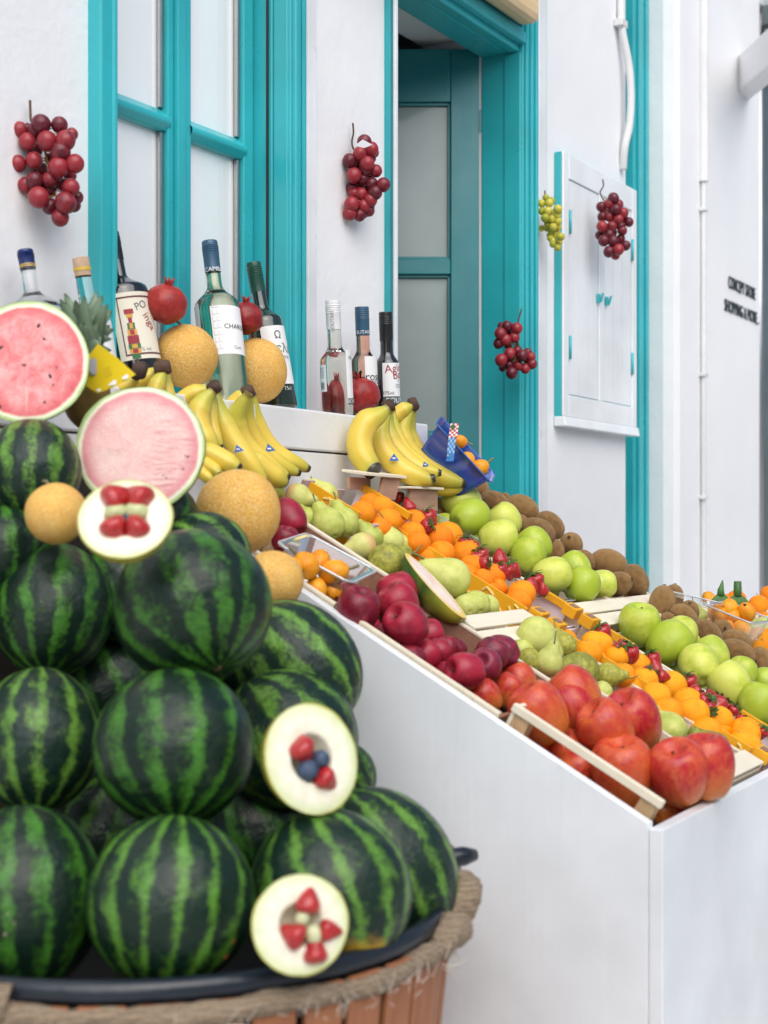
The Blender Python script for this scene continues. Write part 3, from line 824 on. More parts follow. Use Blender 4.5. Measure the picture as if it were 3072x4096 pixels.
crate(2.006, 2.29, s_b0, s_b1, -.09, .003, 'wooden crate of dark red apples in the middle of the left column', inner=True)
crate(2.006, 2.29, s_a0, s_a0+.32, -.09, .003, 'uppermost wooden crate in the left column under the loquat punnet', inner=True)
SM = .484
crate(2.296, 2.565, .004, SM-.004, -.09, -.004, 'pale wooden crate of yellowish pears at the front of the stand', caps=(True, True), blocks=False)
crate(2.296, 2.565, SM, .90, -.09, .0, 'pale wooden crate of green pears behind the papaya', caps=(True, False), blocks=False, low_right=True)
crate(2.785, 3.03, .004, SM-.004, -.09, -.002, 'pale wooden crate of green apples at the front', caps=(False, True))
ca = crate(2.785, 3.03, SM, 1.0, -.09, .0, 'pale wooden crate of green apples near the door', caps=(True, False))
MB().hexa([(2.565, 1.520, CZ+.099), (2.735, 1.520, CZ+.097), (2.735, 1.575, CZ+.105), (2.565, 1.575, CZ+.107), (2.565, 1.520, CZ+.105), (2.735, 1.520, CZ+.103), (2.735, 1.575, CZ+.111), (2.565, 1.575, CZ+.113)]).build('end_cap', M_PALEWOODX, ca, True, bev=.001)
MB().hexa([(2.640, 1.530, CZ+.052), (2.705, 1.530, CZ+.052), (2.705, 1.537, CZ+.052), (2.640, 1.537, CZ+.052), (2.655, 1.530, CZ+.098), (2.730, 1.530, CZ+.096), (2.730, 1.537, CZ+.096), (2.655, 1.537, CZ+.098)]).build('end_post', M_TANBROWN, ca, True, bev=.001)
MB().box(2.57, 2.655, 1.560, 1.566, CZ+.072, CZ+.097).build('end_slat', M_TANBROWN, ca, True, bev=.001)
crate(3.034, 3.28, .004, SM-.004, -.09, -.002, 'pale wooden crate of kiwis beside the loquat punnet', caps=(False, True))
ck = crate(3.034, 3.28, SM, 1.0, -.09, .0, 'pale wooden crate of kiwis below the wall cabinet', caps=(True, False))
MB().box(2.715, 2.865, 1.500, 1.548, CZ+.076, CZ+.081).build('end_cap', M_PALEWOODX, ck, True, bev=.001)
MB().box(2.735, 2.855, 1.510, 1.517, CZ+.030, CZ+.0755).build('end_post', M_TANBROWN, ck, True, bev=.001)
# yellow card boxes for the oranges
def card_box(x0, x1, s0, s1, nb_, nt_, label, raised=None, tabs=True):
    rl = raised or .12
    o = tag(empty('cardboard_box', slope((x0+x1)/2, (s0+s1)/2, nb_)), label, 'box', 'yellow cardboard fruit boxes')
    MB().sbox(x0+.005, x1-.005, s0, s1, nb_, nb_+.004).build('base', M_CARDIN, o, True)
    pl = MB().sbox(x0, x0+.004, s0+.035, s1-.035, nb_, nt_).build('side_panel', M_YBOX, o, True, bev=.001)
    MB().sbox(x0+.0045, x0+.006, s0+.035, s1-.035, nb_+.005, nt_-.001).build('inner_face', M_CARDIN, o, True)
    lowr = nt_-.045
    for a, b, top in ((s0+.03, s0+rl, nt_), (s0+rl+.0005, s1-rl-.0005, lowr), (s1-rl, s1-.03, nt_)):
        if b-a < .01: continue
        MB().sbox(x1-.004, x1, a, b, nb_, top).build('side_panel', M_YBOX, o, True, bev=.001)
        MB().sbox(x1-.006, x1-.0045, a, b, nb_+.005, top-.014).build('inner_face', M_CARDIN, o, True)
        if top > lowr: MB().sbox(x1-.016, x1-.0065, a, b, top-.013, top+.002).build('folded_flap', M_YBOX, o, True, bev=.001)
    for a, b in ((s0, s0+.004), (s1-.004, s1)):
        MB().sbox(x0+.005, x1-.0065, a, b, nb_+.005, nt_-.03).build('end_panel', M_CARDIN, o, True, bev=.001)
        MB().sbox(x0+.02, x0+.06, a+.004 if a == s0 else a-.006, b+.006 if a == s0 else b-.004, nt_-.045, nt_-.010).build('card_tab', M_CARD, o, True, bev=.001)
    for xx in ((x0, x1-.036) if tabs else ()):
        for ss in (s0+.002, s1-.032):
            MB().sbox(xx-.001, xx+.036, ss, ss+.030, nt_-.016, nt_+.006).build('corner_tab', M_YBOX, o, True, bev=.0015)
            MB().sbox(xx+.004, xx+.026, ss+.008, ss+.0085+.014, nt_+.0062, nt_+.0072).build('slot', M_CARDB, o, True)
    # printed decoration on the side that faces the pears
    q = MB()
    r_ = random.Random(5+int(s0*100))
    for i in range(10):
        cs = s0+.06+(s1-s0-.14)*i/9; cn = nt_-.018-(i % 2)*.022; rr = .009+.004*r_.random()
        arc = [slope(x0-.0012, cs+rr*math.cos(a), cn+rr*math.sin(a)) for a in [r_.random()*2+k*.45 for k in range(11)]]
        q.tube(arc, .0022, 5)
    q.build('printed_pattern', M_YPRINT, pl, True)
    return o
card_box(2.575, 2.775, .0, SM-.006, -.075, .012, 'yellow cardboard box of golden oranges at the front edge of the stand')
card_box(2.575, 2.775, SM, .90, -.075, .012, 'yellow cardboard box of deep orange fruit beside the green pears')
card_box(2.435, 2.640, .82, 1.015, -.04, .036, 'yellow printed cardboard box uppermost, below the ledge and bananas', .098, False)

# ---------------------------------------------------------------- melon tub
TC = at(600, 3600, 1.9); TR = .37
tub = tag(empty('melon_basket', (TC.x, TC.y, 0)), 'wooden slat basket with black rim and burlap trim, full of watermelons', 'basket')
def tp(a, r, z): return Vector((TC.x+r*math.cos(a), TC.y+r*math.sin(a), TC.z+z))
mb = MB(); mb.lathe([(TR-.012, -.002), (TR-.02, -.1), (TR-.05, -.5), (0, -.5)], 72)
mb.v = [p+TC for p in mb.v]; mb.build('gap_dark_liner', M_TUB, tub, True, smooth=True)  # black inner wall added so gaps between the melons stay dark
mb = MB(); pr = [(TR-.011, -.006), (TR-.012, .002), (TR-.008, .009), (TR+.001, .011), (TR+.009, .007), (TR+.011, -.001), (TR+.009, -.009), (TR+.003, -.010), (TR+.003, -.005), (TR-.011, -.006)]
mb.lathe(pr, 96); mb.v = [p+TC for p in mb.v]; mb.build('rim', M_RIM, tub, True, smooth=True, auto=50)
ns = 40
for i in range(ns):
    a0 = 2*PI*(i+.07+.05*rnd.random())/ns; a1 = 2*PI*(i+.93-.05*rnd.random())/ns
    s = MB(); rz = [(TR+.003, -.014), (TR-.015, -.18), (TR-.045, -.42), (TR-.07, -.60)]
    vs = []
    off = rnd.random()*.004
    for r, z in rz:
        for rr in (r+off, r+.009+off):
            for a in (a0, (a0+a1)/2, a1): vs.append(tp(a, rr, z))
    fs = []
    for k in range(3):
        b = k*6
        for j in range(2):
            fs += [(b+j, b+j+6, b+j+7, b+j+1), (b+3+j, b+4+j, b+10+j, b+9+j)]
        fs += [(b, b+3, b+9, b+6), (b+2, b+8, b+11, b+5)]
    fs += [(0, 1, 4, 3), (1, 2, 5, 4)]
    s.add(vs, fs); s.build('slat', M_SLAT, tub, True, bev=.0015)
def rough_tube(mb, path, radii, n=12, amp=.35, sc=38.):
    i0 = len(mb.v); mb.tube(path, radii, n)
    k = len(path)
    for i in range(k):
        for j in range(n):
            p = mb.v[i0+i*n+j]; c = Vector(path[i])
            mb.v[i0+i*n+j] = c + (p-c)*(1+amp*noise.noise(p*sc)+amp*.6*noise.noise(p*sc*2.7))
bb = MB()
pa = []; ra = []
for i in range(421):
    a = 2*PI*i/420
    z = -.025+.006*noise.noise(Vector((a*3, 2, 0)))
    pa.append(tp(a, TR+.012+.004*noise.noise(Vector((a*5, 0, 0))), z)); ra.append(.0125+.005*noise.noise(Vector((a*4, 7, 1))))
rough_tube(bb, pa, ra, 16, .24, 36.)
bb.build('burlap_band', M_BURLAP, tub, True, smooth=True)
# bulky burlap knots: right end, rising over the rim, and the left front
aR = math.atan2(RX.y, RX.x)
def knot(a0, a1, z0, z1, r0, nm, bulge=1.):
    q = MB(); P = []; Rr = []
    for i in range(90):
        f = i/89; a = a0+(a1-a0)*f
        P.append(tp(a, TR+.012+.012*math.sin(f*PI*3), z0+(z1-z0)*f+.012*math.sin(f*9))); Rr.append(r0*(.75+.5*abs(math.sin(f*PI*2.2))))
    rough_tube(q, P, Rr, 18, .34, 30.)
    q.build(nm, M_BURLAP, tub, True, smooth=True)
knot(aR-.36, aR+.06, -.026, -.002, .018, 'burlap_knot')
knot(aR-.10, aR+.42, -.006, .026, .020, 'burlap_knot')
knot(aR-2.7, aR-1.80, -.008, -.016, .019, 'burlap_knot')
P = [tp(aR+.22, TR-.01, .030), tp(aR+.24, TR+.045, .034), tp(aR+.25, TR+.062, .034)]
MB().tube(P, [.013, .013, .008], 12).build('handle', M_RIM, tub, True, smooth=True)
P = crom([tp(aR-1.62+.1*i, TR+.034, -.045+.010*math.sin(i*1.9)) for i in range(7)], 5)
MB().tube(P, .0035, 7).build('cord', M_CORD, tub, True, smooth=True)
fq = MB()
for i in range(130):
    a = aR-2.4+2.9*rnd.random(); z = -.03-.02*rnd.random()
    p0 = tp(a, TR+.028, z); d = Vector((rnd.uniform(-1, 1), rnd.uniform(-1, 1), rnd.uniform(-.3, 1.5))).normalized()*rnd.uniform(.008, .026)
    p0 = p0; out = (tp(a, TR+.04, z)-tp(a, TR+.03, z))*.5
    fq.tube([p0, p0+d*.5+out*.6, p0+d+out], [.0006, .0005, .0003], 4, cap=False)
fo = fq.build('burlap_fibres', M_CORD, tub, True); fo['kind'] = 'stuff'

M_GAPDARK = wood('gap_dark_wood', (.018, .012, .009), (.045, .03, .022))
# added crate: props the rear fruit, dark so gaps in the pile look shaded
bc = tag(empty('wooden_crate', (1.62, 1.48, 0)), 'added dark crate behind the watermelon pile, keeping its gaps dark', 'crate')
for i in range(7): MB().box(1.25, 1.955, 1.572, 1.582, .08+i*.168, .243+i*.168).build('gap_dark_slat', M_GAPDARK, bc, True, bev=.003)
MB().box(1.25, 1.955, 1.583, 1.615, CZ+.09, CZ+.10).build('top_board', M_BROWNWOOD, bc, True, bev=.003)
MB().box(1.945, 1.955, 1.583, 1.615, 0, CZ+.089).build('side_board', M_BROWNWOOD, bc, True)
MB().box(1.25, 1.26, 1.583, 1.615, 0, CZ+.089).build('side_board', M_BROWNWOOD, bc, True)
# ================================================================ FRUIT SHAPES (unit radius, stem towards +Z)
ORD = ['topmost', 'second', 'third', 'fourth', 'fifth', 'sixth', 'seventh', 'eighth', 'ninth', 'tenth', 'eleventh', 'twelfth', 'thirteenth', 'fourteenth', 'fifteenth',
       'sixteenth', 'seventeenth', 'eighteenth', 'nineteenth', 'twentieth', 'twenty-first', 'twenty-second', 'twenty-third', 'twenty-fourth', 'twenty-fifth', 'twenty-sixth', 'twenty-seventh', 'twenty-eighth']
def hid(o): 
    return o
def proto_mesh(mb, name, mat, smooth=True, auto=None):
    o = mb.build(name, mat, smooth=smooth, auto=auto); me = o.data; bpy.data.objects.remove(o); return me
def apple_mb(seed, tall=1.10, lob=.035, con=.07):
    f = lumpy(seed, .035, .9)
    def fn(p, a, i):
        th = PI*i/24; th = PI-th      # profile runs bottom to top
        z = math.cos(th)*tall - .42*math.exp(-(th/.27)**2) + .16*math.exp(-((PI-th)/.26)**2)
        r = max(0., math.sin(th))**.80*(1+con*math.cos(th))
        low = (th/PI)**3
        r *= 1+lob*math.cos(5*a+seed)*low
        z -= .05*math.cos(5*a+seed)*low*math.sin(th)
        return f(Vector((r*math.cos(a), r*math.sin(a), z)))
    mb = MB(); mb.lathe([(0. if i in (0, 24) else 1., 0) for i in range(25)], 30, fn=fn); return mb
def prof_mb(prof, n=28, seed=0, amp=.03, sc=1.2, bend=0.):
    f = lumpy(seed, amp, sc)
    def fn(p, a, i):
        q = f(p)
        if bend: q = q+Vector((bend*max(0, q.z)**2, 0, 0))
        return q
    mb = MB(); mb.lathe(prof, n, fn=fn); return mb
def cr2(pts, k=4): return [(max(0., p.x), p.y) for p in crom([Vector((a, b, 0)) for a, b in pts], k)]
APPLE = [proto_mesh(apple_mb(s), 'apple_shape', M_GAPPLE) for s in (1, 2, 3, 4)]
def remat(me, mat):
    m = me.copy(); m.materials[0] = mat; return m
PLUM = [remat(m, M_PLUM) for m in APPLE]; PURP = [remat(m, M_PURPLE) for m in APPLE]
FUJI = [proto_mesh(apple_mb(s, 1.20, .06, .14), 'apple_shape', M_FUJI) for s in (5, 6, 7)]
pp = cr2([(0, -.93), (.30, -.95), (.72, -.72), (.97, -.28), (1., .1), (.86, .55), (.62, .92), (.47, 1.25), (.36, 1.5), (.16, 1.64), (0, 1.66)])
pp[0] = (0, -.90); pp[-1] = (0, 1.62)
PEAR = [proto_mesh(prof_mb(pp, 28, s, .05, 1.1, b), 'pear_shape', M_PEAR) for s, b in ((1, .10), (2, -.08), (3, .16))]
PEARB = [remat(m, M_PEARB) for m in PEAR]; PEARR = [remat(m, M_PEARR) for m in PEAR]
op = [(r, z*.93-(.06*math.exp(-(r/.16)**2) if z > 0 else 0)) for r, z in sphere_prof(20)]
ORANGE = [proto_mesh(prof_mb(op, 28, s, .035, 1.1), 'orange_shape', M_ORANGE) for s in (1, 2, 3)]
ORANGEY = [remat(m, M_ORANGEY) for m in ORANGE]
kp = [(r*.80+(.03 if r > .5 else 0), z*1.12) for r, z in sphere_prof(20)]
KIWI = [proto_mesh(prof_mb(kp, 26, s, .035, 1.2), 'kiwi_shape', M_KIWI) for s in (1, 2, 3)]
GR = proto_mesh(prof_mb([(r, z*1.06) for r, z in sphere_prof(12)], 18, 1, .03), 'grape_shape', M_GRAPE)
GG = remat(GR, M_GGRAPE)
LOQ = [proto_mesh(prof_mb([(r*.93, z*1.12) for r, z in sphere_prof(16)], 22, s, .05), 'loquat_shape', M_LOQ) for s in (1, 2)]
sp_ = cr2([(0, -1.28), (.22, -1.18), (.55, -.72), (.83, -.15), (.93, .25), (.80, .62), (.42, .80), (0, .76)]); sp_[0] = (0, -1.26); sp_[-1] = (0, .76)
STRAW = [proto_mesh(prof_mb(sp_, 26, s, .08, 1.4), 'strawberry_shape', M_STRAW) for s in (1, 2, 3)]
MEL = [proto_mesh(prof_mb([(r, z) for r, z in sphere_prof(28)], 44, s, .03, .9), 'melon_shape', MELON[0]) for s in (1, 2, 3)]
MELM = [[remat(m, mm) for m in MEL] for mm in MELON]
CANT = [proto_mesh(prof_mb(sphere_prof(26), 40, s, .025, 1.), 'cantaloupe_shape', M_NET) for s in (4, 5)]
POM = proto_mesh(prof_mb([(r*(1+.05*(z < -.2)), z*.94) for r, z in sphere_prof(20)], 28, 3, .06, 1.6), 'pomegranate_shape', M_POM)
BERRY = proto_mesh(prof_mb(sphere_prof(12), 18, 1, .03), 'berry_shape', M_BLUEB)
def stem_mesh(pts, r0, r1, mat, nm='stem'):
    P = crom(pts, 5); k = len(P)
    return proto_mesh(MB().tube(P, [r0+(r1-r0)*i/(k-1) for i in range(k)], 8), nm, mat)
ST_APPLE = stem_mesh([(0, 0, .45), (.02, 0, .65), (.07, .02, .86)], .035, .05, M_STEM)
ST_PEAR = stem_mesh([(0, 0, 1.5), (.02, .03, 1.8), (.12, .08, 2.1), (.30, .10, 2.35)], .055, .045, M_GSTEM)
ST_LOQ = stem_mesh([(0, 0, 1.05), (.03, 0, 1.4), (.12, .05, 1.85)], .11, .13, M_OLIVE)
ST_TANG = stem_mesh([(0, 0, .85), (.02, 0, 1.0), (.06, .03, 1.18)], .05, .035, M_GSTEM)
def calyx_mesh(n, L, w, z0, droop, mat, nm, seed=0, up=.2):
    r_ = random.Random(seed); mb = MB()
    for i in range(n):
        a = 2*PI*i/n+r_.uniform(-.2, .2); l = L*r_.uniform(.75, 1.15); u = up+r_.uniform(-.15, .35)
        vs = []
        for k in range(6):
            f = k/5; rr = .10+l*f; z = z0+u*l*math.sin(f*2.2)*.8-droop*f*f
            ww = w*math.sin(PI*min(1, f*.9+.08))*(1-f*.25)
            c, s = math.cos(a), math.sin(a)
            for q, dz in ((-ww, .03), (0, -.02), (ww, .03)): vs.append((c*rr-s*q, s*rr+c*q, z+dz))
        fs = []
        for k in range(5):
            b = k*3; fs += [(b, b+1, b+4, b+3), (b+1, b+2, b+5, b+4)]
        mb.add(vs, fs)
    mb.tube([(0, 0, z0-.03), (.03, .02, z0+.16), (.10, .03, z0+.34)], [.07, .055, .05], 6)
    return proto_mesh(mb, nm, mat)
CALYX = [calyx_mesh(10, 1.0, .20, .74, .22, M_LEAF, 'calyx', s) for s in (1, 2, 3)]
def star_mesh(mat, z0, R_=.22, n=8, nm='blossom_end', up=0.):
    mb = MB(); vs = [(0, 0, z0-.02+up*.3)]
    for i in range(n*2):
        a = PI*i/n; rr = R_*(1 if i % 2 else .55); vs.append((rr*math.cos(a), rr*math.sin(a), z0+up*(1 if i % 2 else .4)))
    mb.add(vs, [(0, 1+i, 1+(i+1) % (n*2)) for i in range(n*2)]); return proto_mesh(mb, nm, mat)
def plug_mesh(mat, z, r, h, nm): 
    return proto_mesh(MB().lathe([(0, z), (r*.7, z), (r, z+h*.3), (r*.9, z+h*.8), (r*.5, z+h), (0, z+h*.8)] if h > 0 else [(0, z+h), (r*.6, z+h*.9), (r, z+h*.3), (r*.9, z), (0, z)], 10, fn=lambda p, a, i: p*(1+.03*math.sin(a*3+i))), nm, mat)
END_PEAR = plug_mesh(M_BLACKEND, -.82, .15, -.10, 'blossom_end')
END_LOQ = plug_mesh(M_BLACKEND, -1.06, .20, -.10, 'blossom_end')
END_KIWI = star_mesh(simple('kiwi_stub', (.05, .03, .018), .9), 1.10, .17, 7, 'blossom_end', .10)
END_KIWI2 = star_mesh(simple('kiwi_scar', (.10, .05, .02), .9), -1.14, .14, 6, 'stem_scar', .03)
BTN_OR = plug_mesh(simple('orange_button', (.28, .24, .06), .8), .845, .075, .05, 'stem_button')
END_APPLE = star_mesh(simple('apple_calyx', (.06, .035, .018), .9), -.70, .15, 5, 'calyx', -.10)
CROWN_POM = proto_mesh(MB().lathe([(.18, .84), (.20, 1.0), (.24, 1.15), (.21, 1.16), (.16, 1.0), (.10, .93), (0, .92)], 24,
                                 fn=lambda p, a, i: Vector((p.x*(1+.22*math.cos(6*a)*(i in (2, 3))), p.y*(1+.22*math.cos(6*a)*(i in (2, 3))), p.z+.11*math.cos(6*a)*(i in (2, 3))))), 'crown', M_POM)
TENDRIL = stem_mesh([(0, 0, .97), (.03, .02, 1.03), (.10, .0, 1.10), (.22, .03, 1.12)], .05, .03, M_OLIVE)
HEAPS = {}
def put(name, me, loc, r, axis=None, roll=None, parts=(), heap=None, cat=None, label=None, sz=(1, 1, 1), group=None):
    if axis is None and cat == 'apple' and not label: axis = cdir(rnd.uniform(-1, 1), rnd.uniform(-.1, 1), rnd.uniform(-.45, .05))
    if axis is None and cat == 'pear' and not label: axis = cdir(rnd.uniform(-.8, .5), rnd.uniform(-.1, .8), rnd.uniform(-1.0, -.35))
    ax = axis if axis is not None else Vector((rnd.uniform(-.6, .6), rnd.uniform(-.6, .6), 1)).normalized()
    o = inst(me, name, frame_z(ax, loc, r, rnd.uniform(0, 6.28) if roll is None else roll, sz))
    for q in parts: inst(q, q.name.split('.')[0], None, o)
    tag(o, label, cat, group)
    if heap: HEAPS.setdefault(heap, []).append(o)
    return o
def field(items, name, meshes, heap, cat, group, parts=(), n=0., axis=None, rscale=1., sz=(1, 1, 1)):
    for it in items:
        u, v, r = it[:3]; ex = it[3] if len(it) > 3 else {}
        n_ = ex.get('n', n); loc = on_n(u, v, n_); rr = r*depth(loc)/F*rscale
        a = ex.get('axis', axis); a = cdir(*a) if a else None
        o = put(name, ex.get('me') or rnd.choice(meshes), loc, rr, a, ex.get('roll'), tuple(parts)+tuple(ex.get('parts', ())), heap, cat, ex.get('label'), ex.get('sz', sz), group)
def V2(u, v, r, **k): return (u, v, r, k)

# ---- oranges
field([V2(1451, 2052, 47, n=.03), V2(1480, 2018, 44, n=.02), V2(1526, 2034, 48, n=.024), V2(1555, 2080, 48, n=.022), V2(1520, 2115, 45, n=.014), V2(1607, 2077, 38, n=.012), V2(1650, 2089, 50), V2(1648, 2136, 50),
       V2(1669, 2176, 50), V2(1756, 2157, 55), V2(1796, 2139, 52), V2(1767, 2212, 50), V2(1712, 2228, 45, n=-.01), V2(1865, 2215, 56), V2(1886, 2264, 46), V2(1872, 2300, 42, n=-.01), V2(1933, 2319, 43),
       V2(1973, 2302, 47), V2(1990, 2352, 38, n=-.01), V2(1955, 2366, 40, n=-.01), V2(2086, 2376, 54), V2(2071, 2410, 52, n=-.005)],
      'orange', ORANGE, 'orange of the deep orange heap in the upper yellow box', 'orange', 'deep orange oranges in the upper yellow box', (BTN_OR,), n=.004, rscale=1.10)
field([V2(2397, 2580, 52), V2(2372, 2570, 45), V2(2353, 2612, 52), V2(2379, 2640, 45, n=-.01), V2(2263, 2560, 42, n=-.02), V2(2465, 2630, 47), V2(2553, 2660, 47), V2(2490, 2700, 48), V2(2575, 2723, 54), V2(2522, 2744, 42, n=-.01),
       V2(2682, 2744, 60), V2(2621, 2789, 58), V2(2748, 2810, 58), V2(2667, 2855, 64, n=-.005), V2(2771, 2856, 62), V2(2872, 2880, 56), V2(2868, 2915, 54, n=-.01), V2(2820, 2935, 66, n=-.012), V2(2978, 2932, 62), V2(2975, 2985, 65, n=-.006)],
      'orange', ORANGEY, 'orange of the golden heap in the front yellow box', 'orange', 'golden oranges in the front yellow box', (BTN_OR,), n=.004, rscale=1.10)
# ---- green apples
field([V2(1850, 2005, 72), V2(1879, 2071, 73), V2(2017, 2082, 64), V2(1995, 2154, 73), V2(2137, 2181, 66), V2(2112, 2225, 67), V2(2300, 2272, 60), V2(2209, 2301, 69), V2(2328, 2342, 67), V2(2404, 2337, 55, n=.02),
       V2(1709, 2033, 45, n=-.03), V2(1658, 2022, 40, n=-.03), V2(1765, 2044, 40, n=-.03), V2(1775, 2100, 45, n=-.03), V2(1886, 2174, 48, n=-.025), V2(2079, 2308, 40, n=-.03), V2(2200, 2368, 32, n=-.03), V2(1960, 2180, 36, n=-.04)],
      'green_apple', APPLE, 'green apple in the crate near the door', 'apple', 'green apples in the crate near the door', (ST_APPLE, END_APPLE), n=.024, rscale=1.07)
field([V2(2557, 2500, 80, axis=(.05, .95, .25), label='upright green apple with its stem showing, leaning on the bare crate end'), V2(2678, 2575, 83), V2(2725, 2536, 62), V2(2794, 2547, 48, n=.01), V2(2794, 2662, 75), V2(2845, 2619, 68), V2(2917, 2735, 80), V2(2964, 2695, 60), V2(3036, 2814, 78), V2(3068, 2731, 55),
       V2(2494, 2563, 45, n=-.03), V2(2572, 2588, 32, n=-.03), V2(2577, 2620, 38, n=-.03), V2(2678, 2684, 46, n=-.03), V2(2819, 2755, 38, n=-.03), V2(2924, 2822, 38, n=-.03), V2(3029, 2891, 42, n=-.03)],
      'green_apple', APPLE, 'green apple in the front crate beside the strawberries', 'apple', 'green apples in the front crate', (ST_APPLE, END_APPLE), n=.024, rscale=1.07)
# ---- kiwis
KP = (END_KIWI, END_KIWI2)
field([V2(1906, 1945, 46, axis=(-.8, .7, .1)), V2(1977, 2012, 52, axis=(.9, -.4, .3)), V2(2024, 2003, 28, n=.0), V2(2089, 2034, 58, axis=(.85, -.5, .4)), V2(2153, 2129, 60, axis=(-.85, .45, .2)), V2(2200, 2102, 54, axis=(.7, -.7, .2)),
       V2(2079, 2105, 44, n=-.01), V2(2285, 2178, 50, axis=(-.25, .45, .85)), V2(2216, 2212, 46, n=-.005), V2(2340, 2247, 46, axis=(.5, -.5, -.4), n=.005), V2(2437, 2254, 62, axis=(.9, -.35, .25)), V2(2466, 2337, 54, axis=(.8, .3, .5)), V2(2542, 2322, 56, axis=(.3, -.85, .4)), V2(2524, 2374, 30, n=-.01)],
      'kiwi', KIWI, 'brown kiwi in the crate below the wall cabinet', 'kiwi', 'kiwis in the crate below the wall cabinet', KP, n=.024, rscale=1.12)
field([V2(2649, 2413, 58, axis=(.15, .95, -.1)), V2(2692, 2392, 46, axis=(.2, .9, -.3), n=.015), V2(2736, 2467, 50, axis=(.8, -.6, -.1)), V2(2756, 2447, 44, axis=(-.1, .6, .7)), V2(2664, 2496, 42, n=-.005), V2(2830, 2538, 56, axis=(.7, -.7, .1)),
       V2(2886, 2522, 48, axis=(.0, .2, .97)), V2(2946, 2574, 58, axis=(.85, -.4, -.3)), V2(2946, 2615, 62, axis=(.9, -.35, .25)), V2(3042, 2646, 50, axis=(-.1, -.8, .5)), V2(3012, 2690, 34, n=-.005), V2(3052, 2707, 34), V2(2922, 2642, 28, n=-.01)],
      'kiwi', KIWI, 'brown kiwi in the front crate near the clear punnet', 'kiwi', 'kiwis in the front crate', KP, n=.024, rscale=1.12)
# ---- pears
PP = (ST_PEAR, END_PEAR)
field([V2(1190, 1985, 47, axis=(.93, -.35, .2), me=PEARB[0], label='long green pear with a pink blush lying across the top of the pear heap', n=.012), V2(1300, 1980, 47, axis=(-.6, .75, -.2), n=.0), V2(1100, 1970, 34, axis=(.2, .8, -.5), n=-.01), V2(1160, 1966, 34, axis=(-.5, .5, -.7), n=-.02), V2(1227, 2080, 46, axis=(-.5, .6, -.5), n=-.01),
       V2(1314, 2098, 60, axis=(-.45, .70, -.55), label='speckled green pear with its black blossom end facing the camera', n=.005), V2(1375, 2092, 54, axis=(-.3, .8, -.5)), V2(1448, 2186, 51, axis=(-.9, -.15, .3), me=PEARB[1], label='green pear with a peach blush lying against the crate rail', n=.005), V2(1477, 2150, 50, axis=(-.5, .7, .2), n=-.005),
       V2(1560, 2165, 50, axis=(-.25, .93, .1), n=.0), V2(1610, 2182, 38, axis=(-.5, .8, .1), n=-.01), V2(1545, 2247, 66, axis=(.80, .25, -.5), me=PEARR[0], label='russet green pear with dark freckles beside the papaya'), V2(1433, 2225, 36, n=-.02), V2(1796, 2313, 76, axis=(-.75, .58, .15), label='large pale green pear with dark spots behind the papaya', n=.012), V2(1862, 2428, 46, axis=(-.3, .3, -.9), n=-.008), V2(1903, 2418, 52, axis=(-.3, .4, -.85), n=.0), V2(1945, 2428, 46, axis=(-.2, .3, -.9), n=-.008)],
      'pear', PEAR, 'green pear in the crate behind the papaya', 'pear', 'green pears in the upper crate', PP, n=.012, rscale=1.12)
field([V2(2144, 2546, 72, axis=(.80, -.58, .1), label='large smooth pale green pear on top of the front pear crate', n=.015), V2(2255, 2580, 46, axis=(-.3, .7, -.5), me=PEARR[1]), V2(2090, 2604, 40, axis=(.3, .5, -.7), n=-.01), V2(2118, 2640, 44, axis=(.85, -.45, .3), me=PEARR[2], n=-.002), V2(2196, 2650, 50, axis=(.2, .85, .3), me=PEARB[2]), V2(2245, 2645, 38, n=-.02),
       V2(2318, 2685, 70, axis=(-.9, .05, .3), me=PEARR[1], label='large yellowish freckled pear lying sideways in the front pear crate'), V2(2430, 2702, 46, axis=(.93, -.1, .2), me=PEARR[0], label='yellow brown pear with its pointed neck towards the oranges', n=.004), V2(2405, 2768, 40, n=-.01), V2(2350, 2758, 36, n=-.012), V2(2678, 2917, 62, axis=(-.55, .6, -.55), label='green pear with a black blossom end beside the cut golden orange', n=.0), V2(2850, 3000, 66, axis=(-.85, .5, .1), me=PEARR[2], label='long yellow pear lying by the yellow box corner', n=.0), V2(2640, 2978, 42, n=-.015, axis=(.3, -.7, .4)), V2(2615, 2855, 34, n=-.01), V2(2732, 2985, 34, n=-.02)],
      'pear', PEAR, 'yellowish pear in the front crate', 'pear', 'yellowish pears in the front crate', PP, n=.010, rscale=1.12)
# ---- dark red apples
AP = (ST_APPLE, END_APPLE)
field([V2(1430, 2440, 84, axis=(.25, .85, .3)), V2(1590, 2374, 78, axis=(-.3, .9, .1), n=.0), V2(1594, 2415, 78, axis=(-.5, .8, .2), n=.012), V2(1626, 2500, 84, axis=(-.6, .55, .5), n=.022), V2(1540, 2556, 62, n=-.03), V2(1712, 2540, 60, n=-.02), V2(1640, 2636, 58, n=-.02), V2(1700, 2622, 60, n=-.018), V2(1749, 2610, 54, n=-.018),
       V2(1785, 2600, 50, n=-.02), V2(1820, 2597, 42, n=-.025), V2(1395, 2378, 50, n=-.02), V2(1861, 2685, 73, axis=(-.8, .15, .5), n=.01), V2(1470, 2510, 50, n=-.035), V2(1790, 2700, 52, n=-.03)],
      'dark_red_apple', PLUM, 'dark red apple in the left column of crates', 'apple', 'dark red apples in the left crates', AP, n=.010, rscale=1.05)
field([V2(1941, 2662, 68, axis=(-.3, .4, .8)), V2(1965, 2622, 70), V2(2003, 2610, 72)], 'purple_apple', PURP, 'purple apple in the row behind the wooden rail', 'apple', 'purple apples in a row', AP, n=.012)
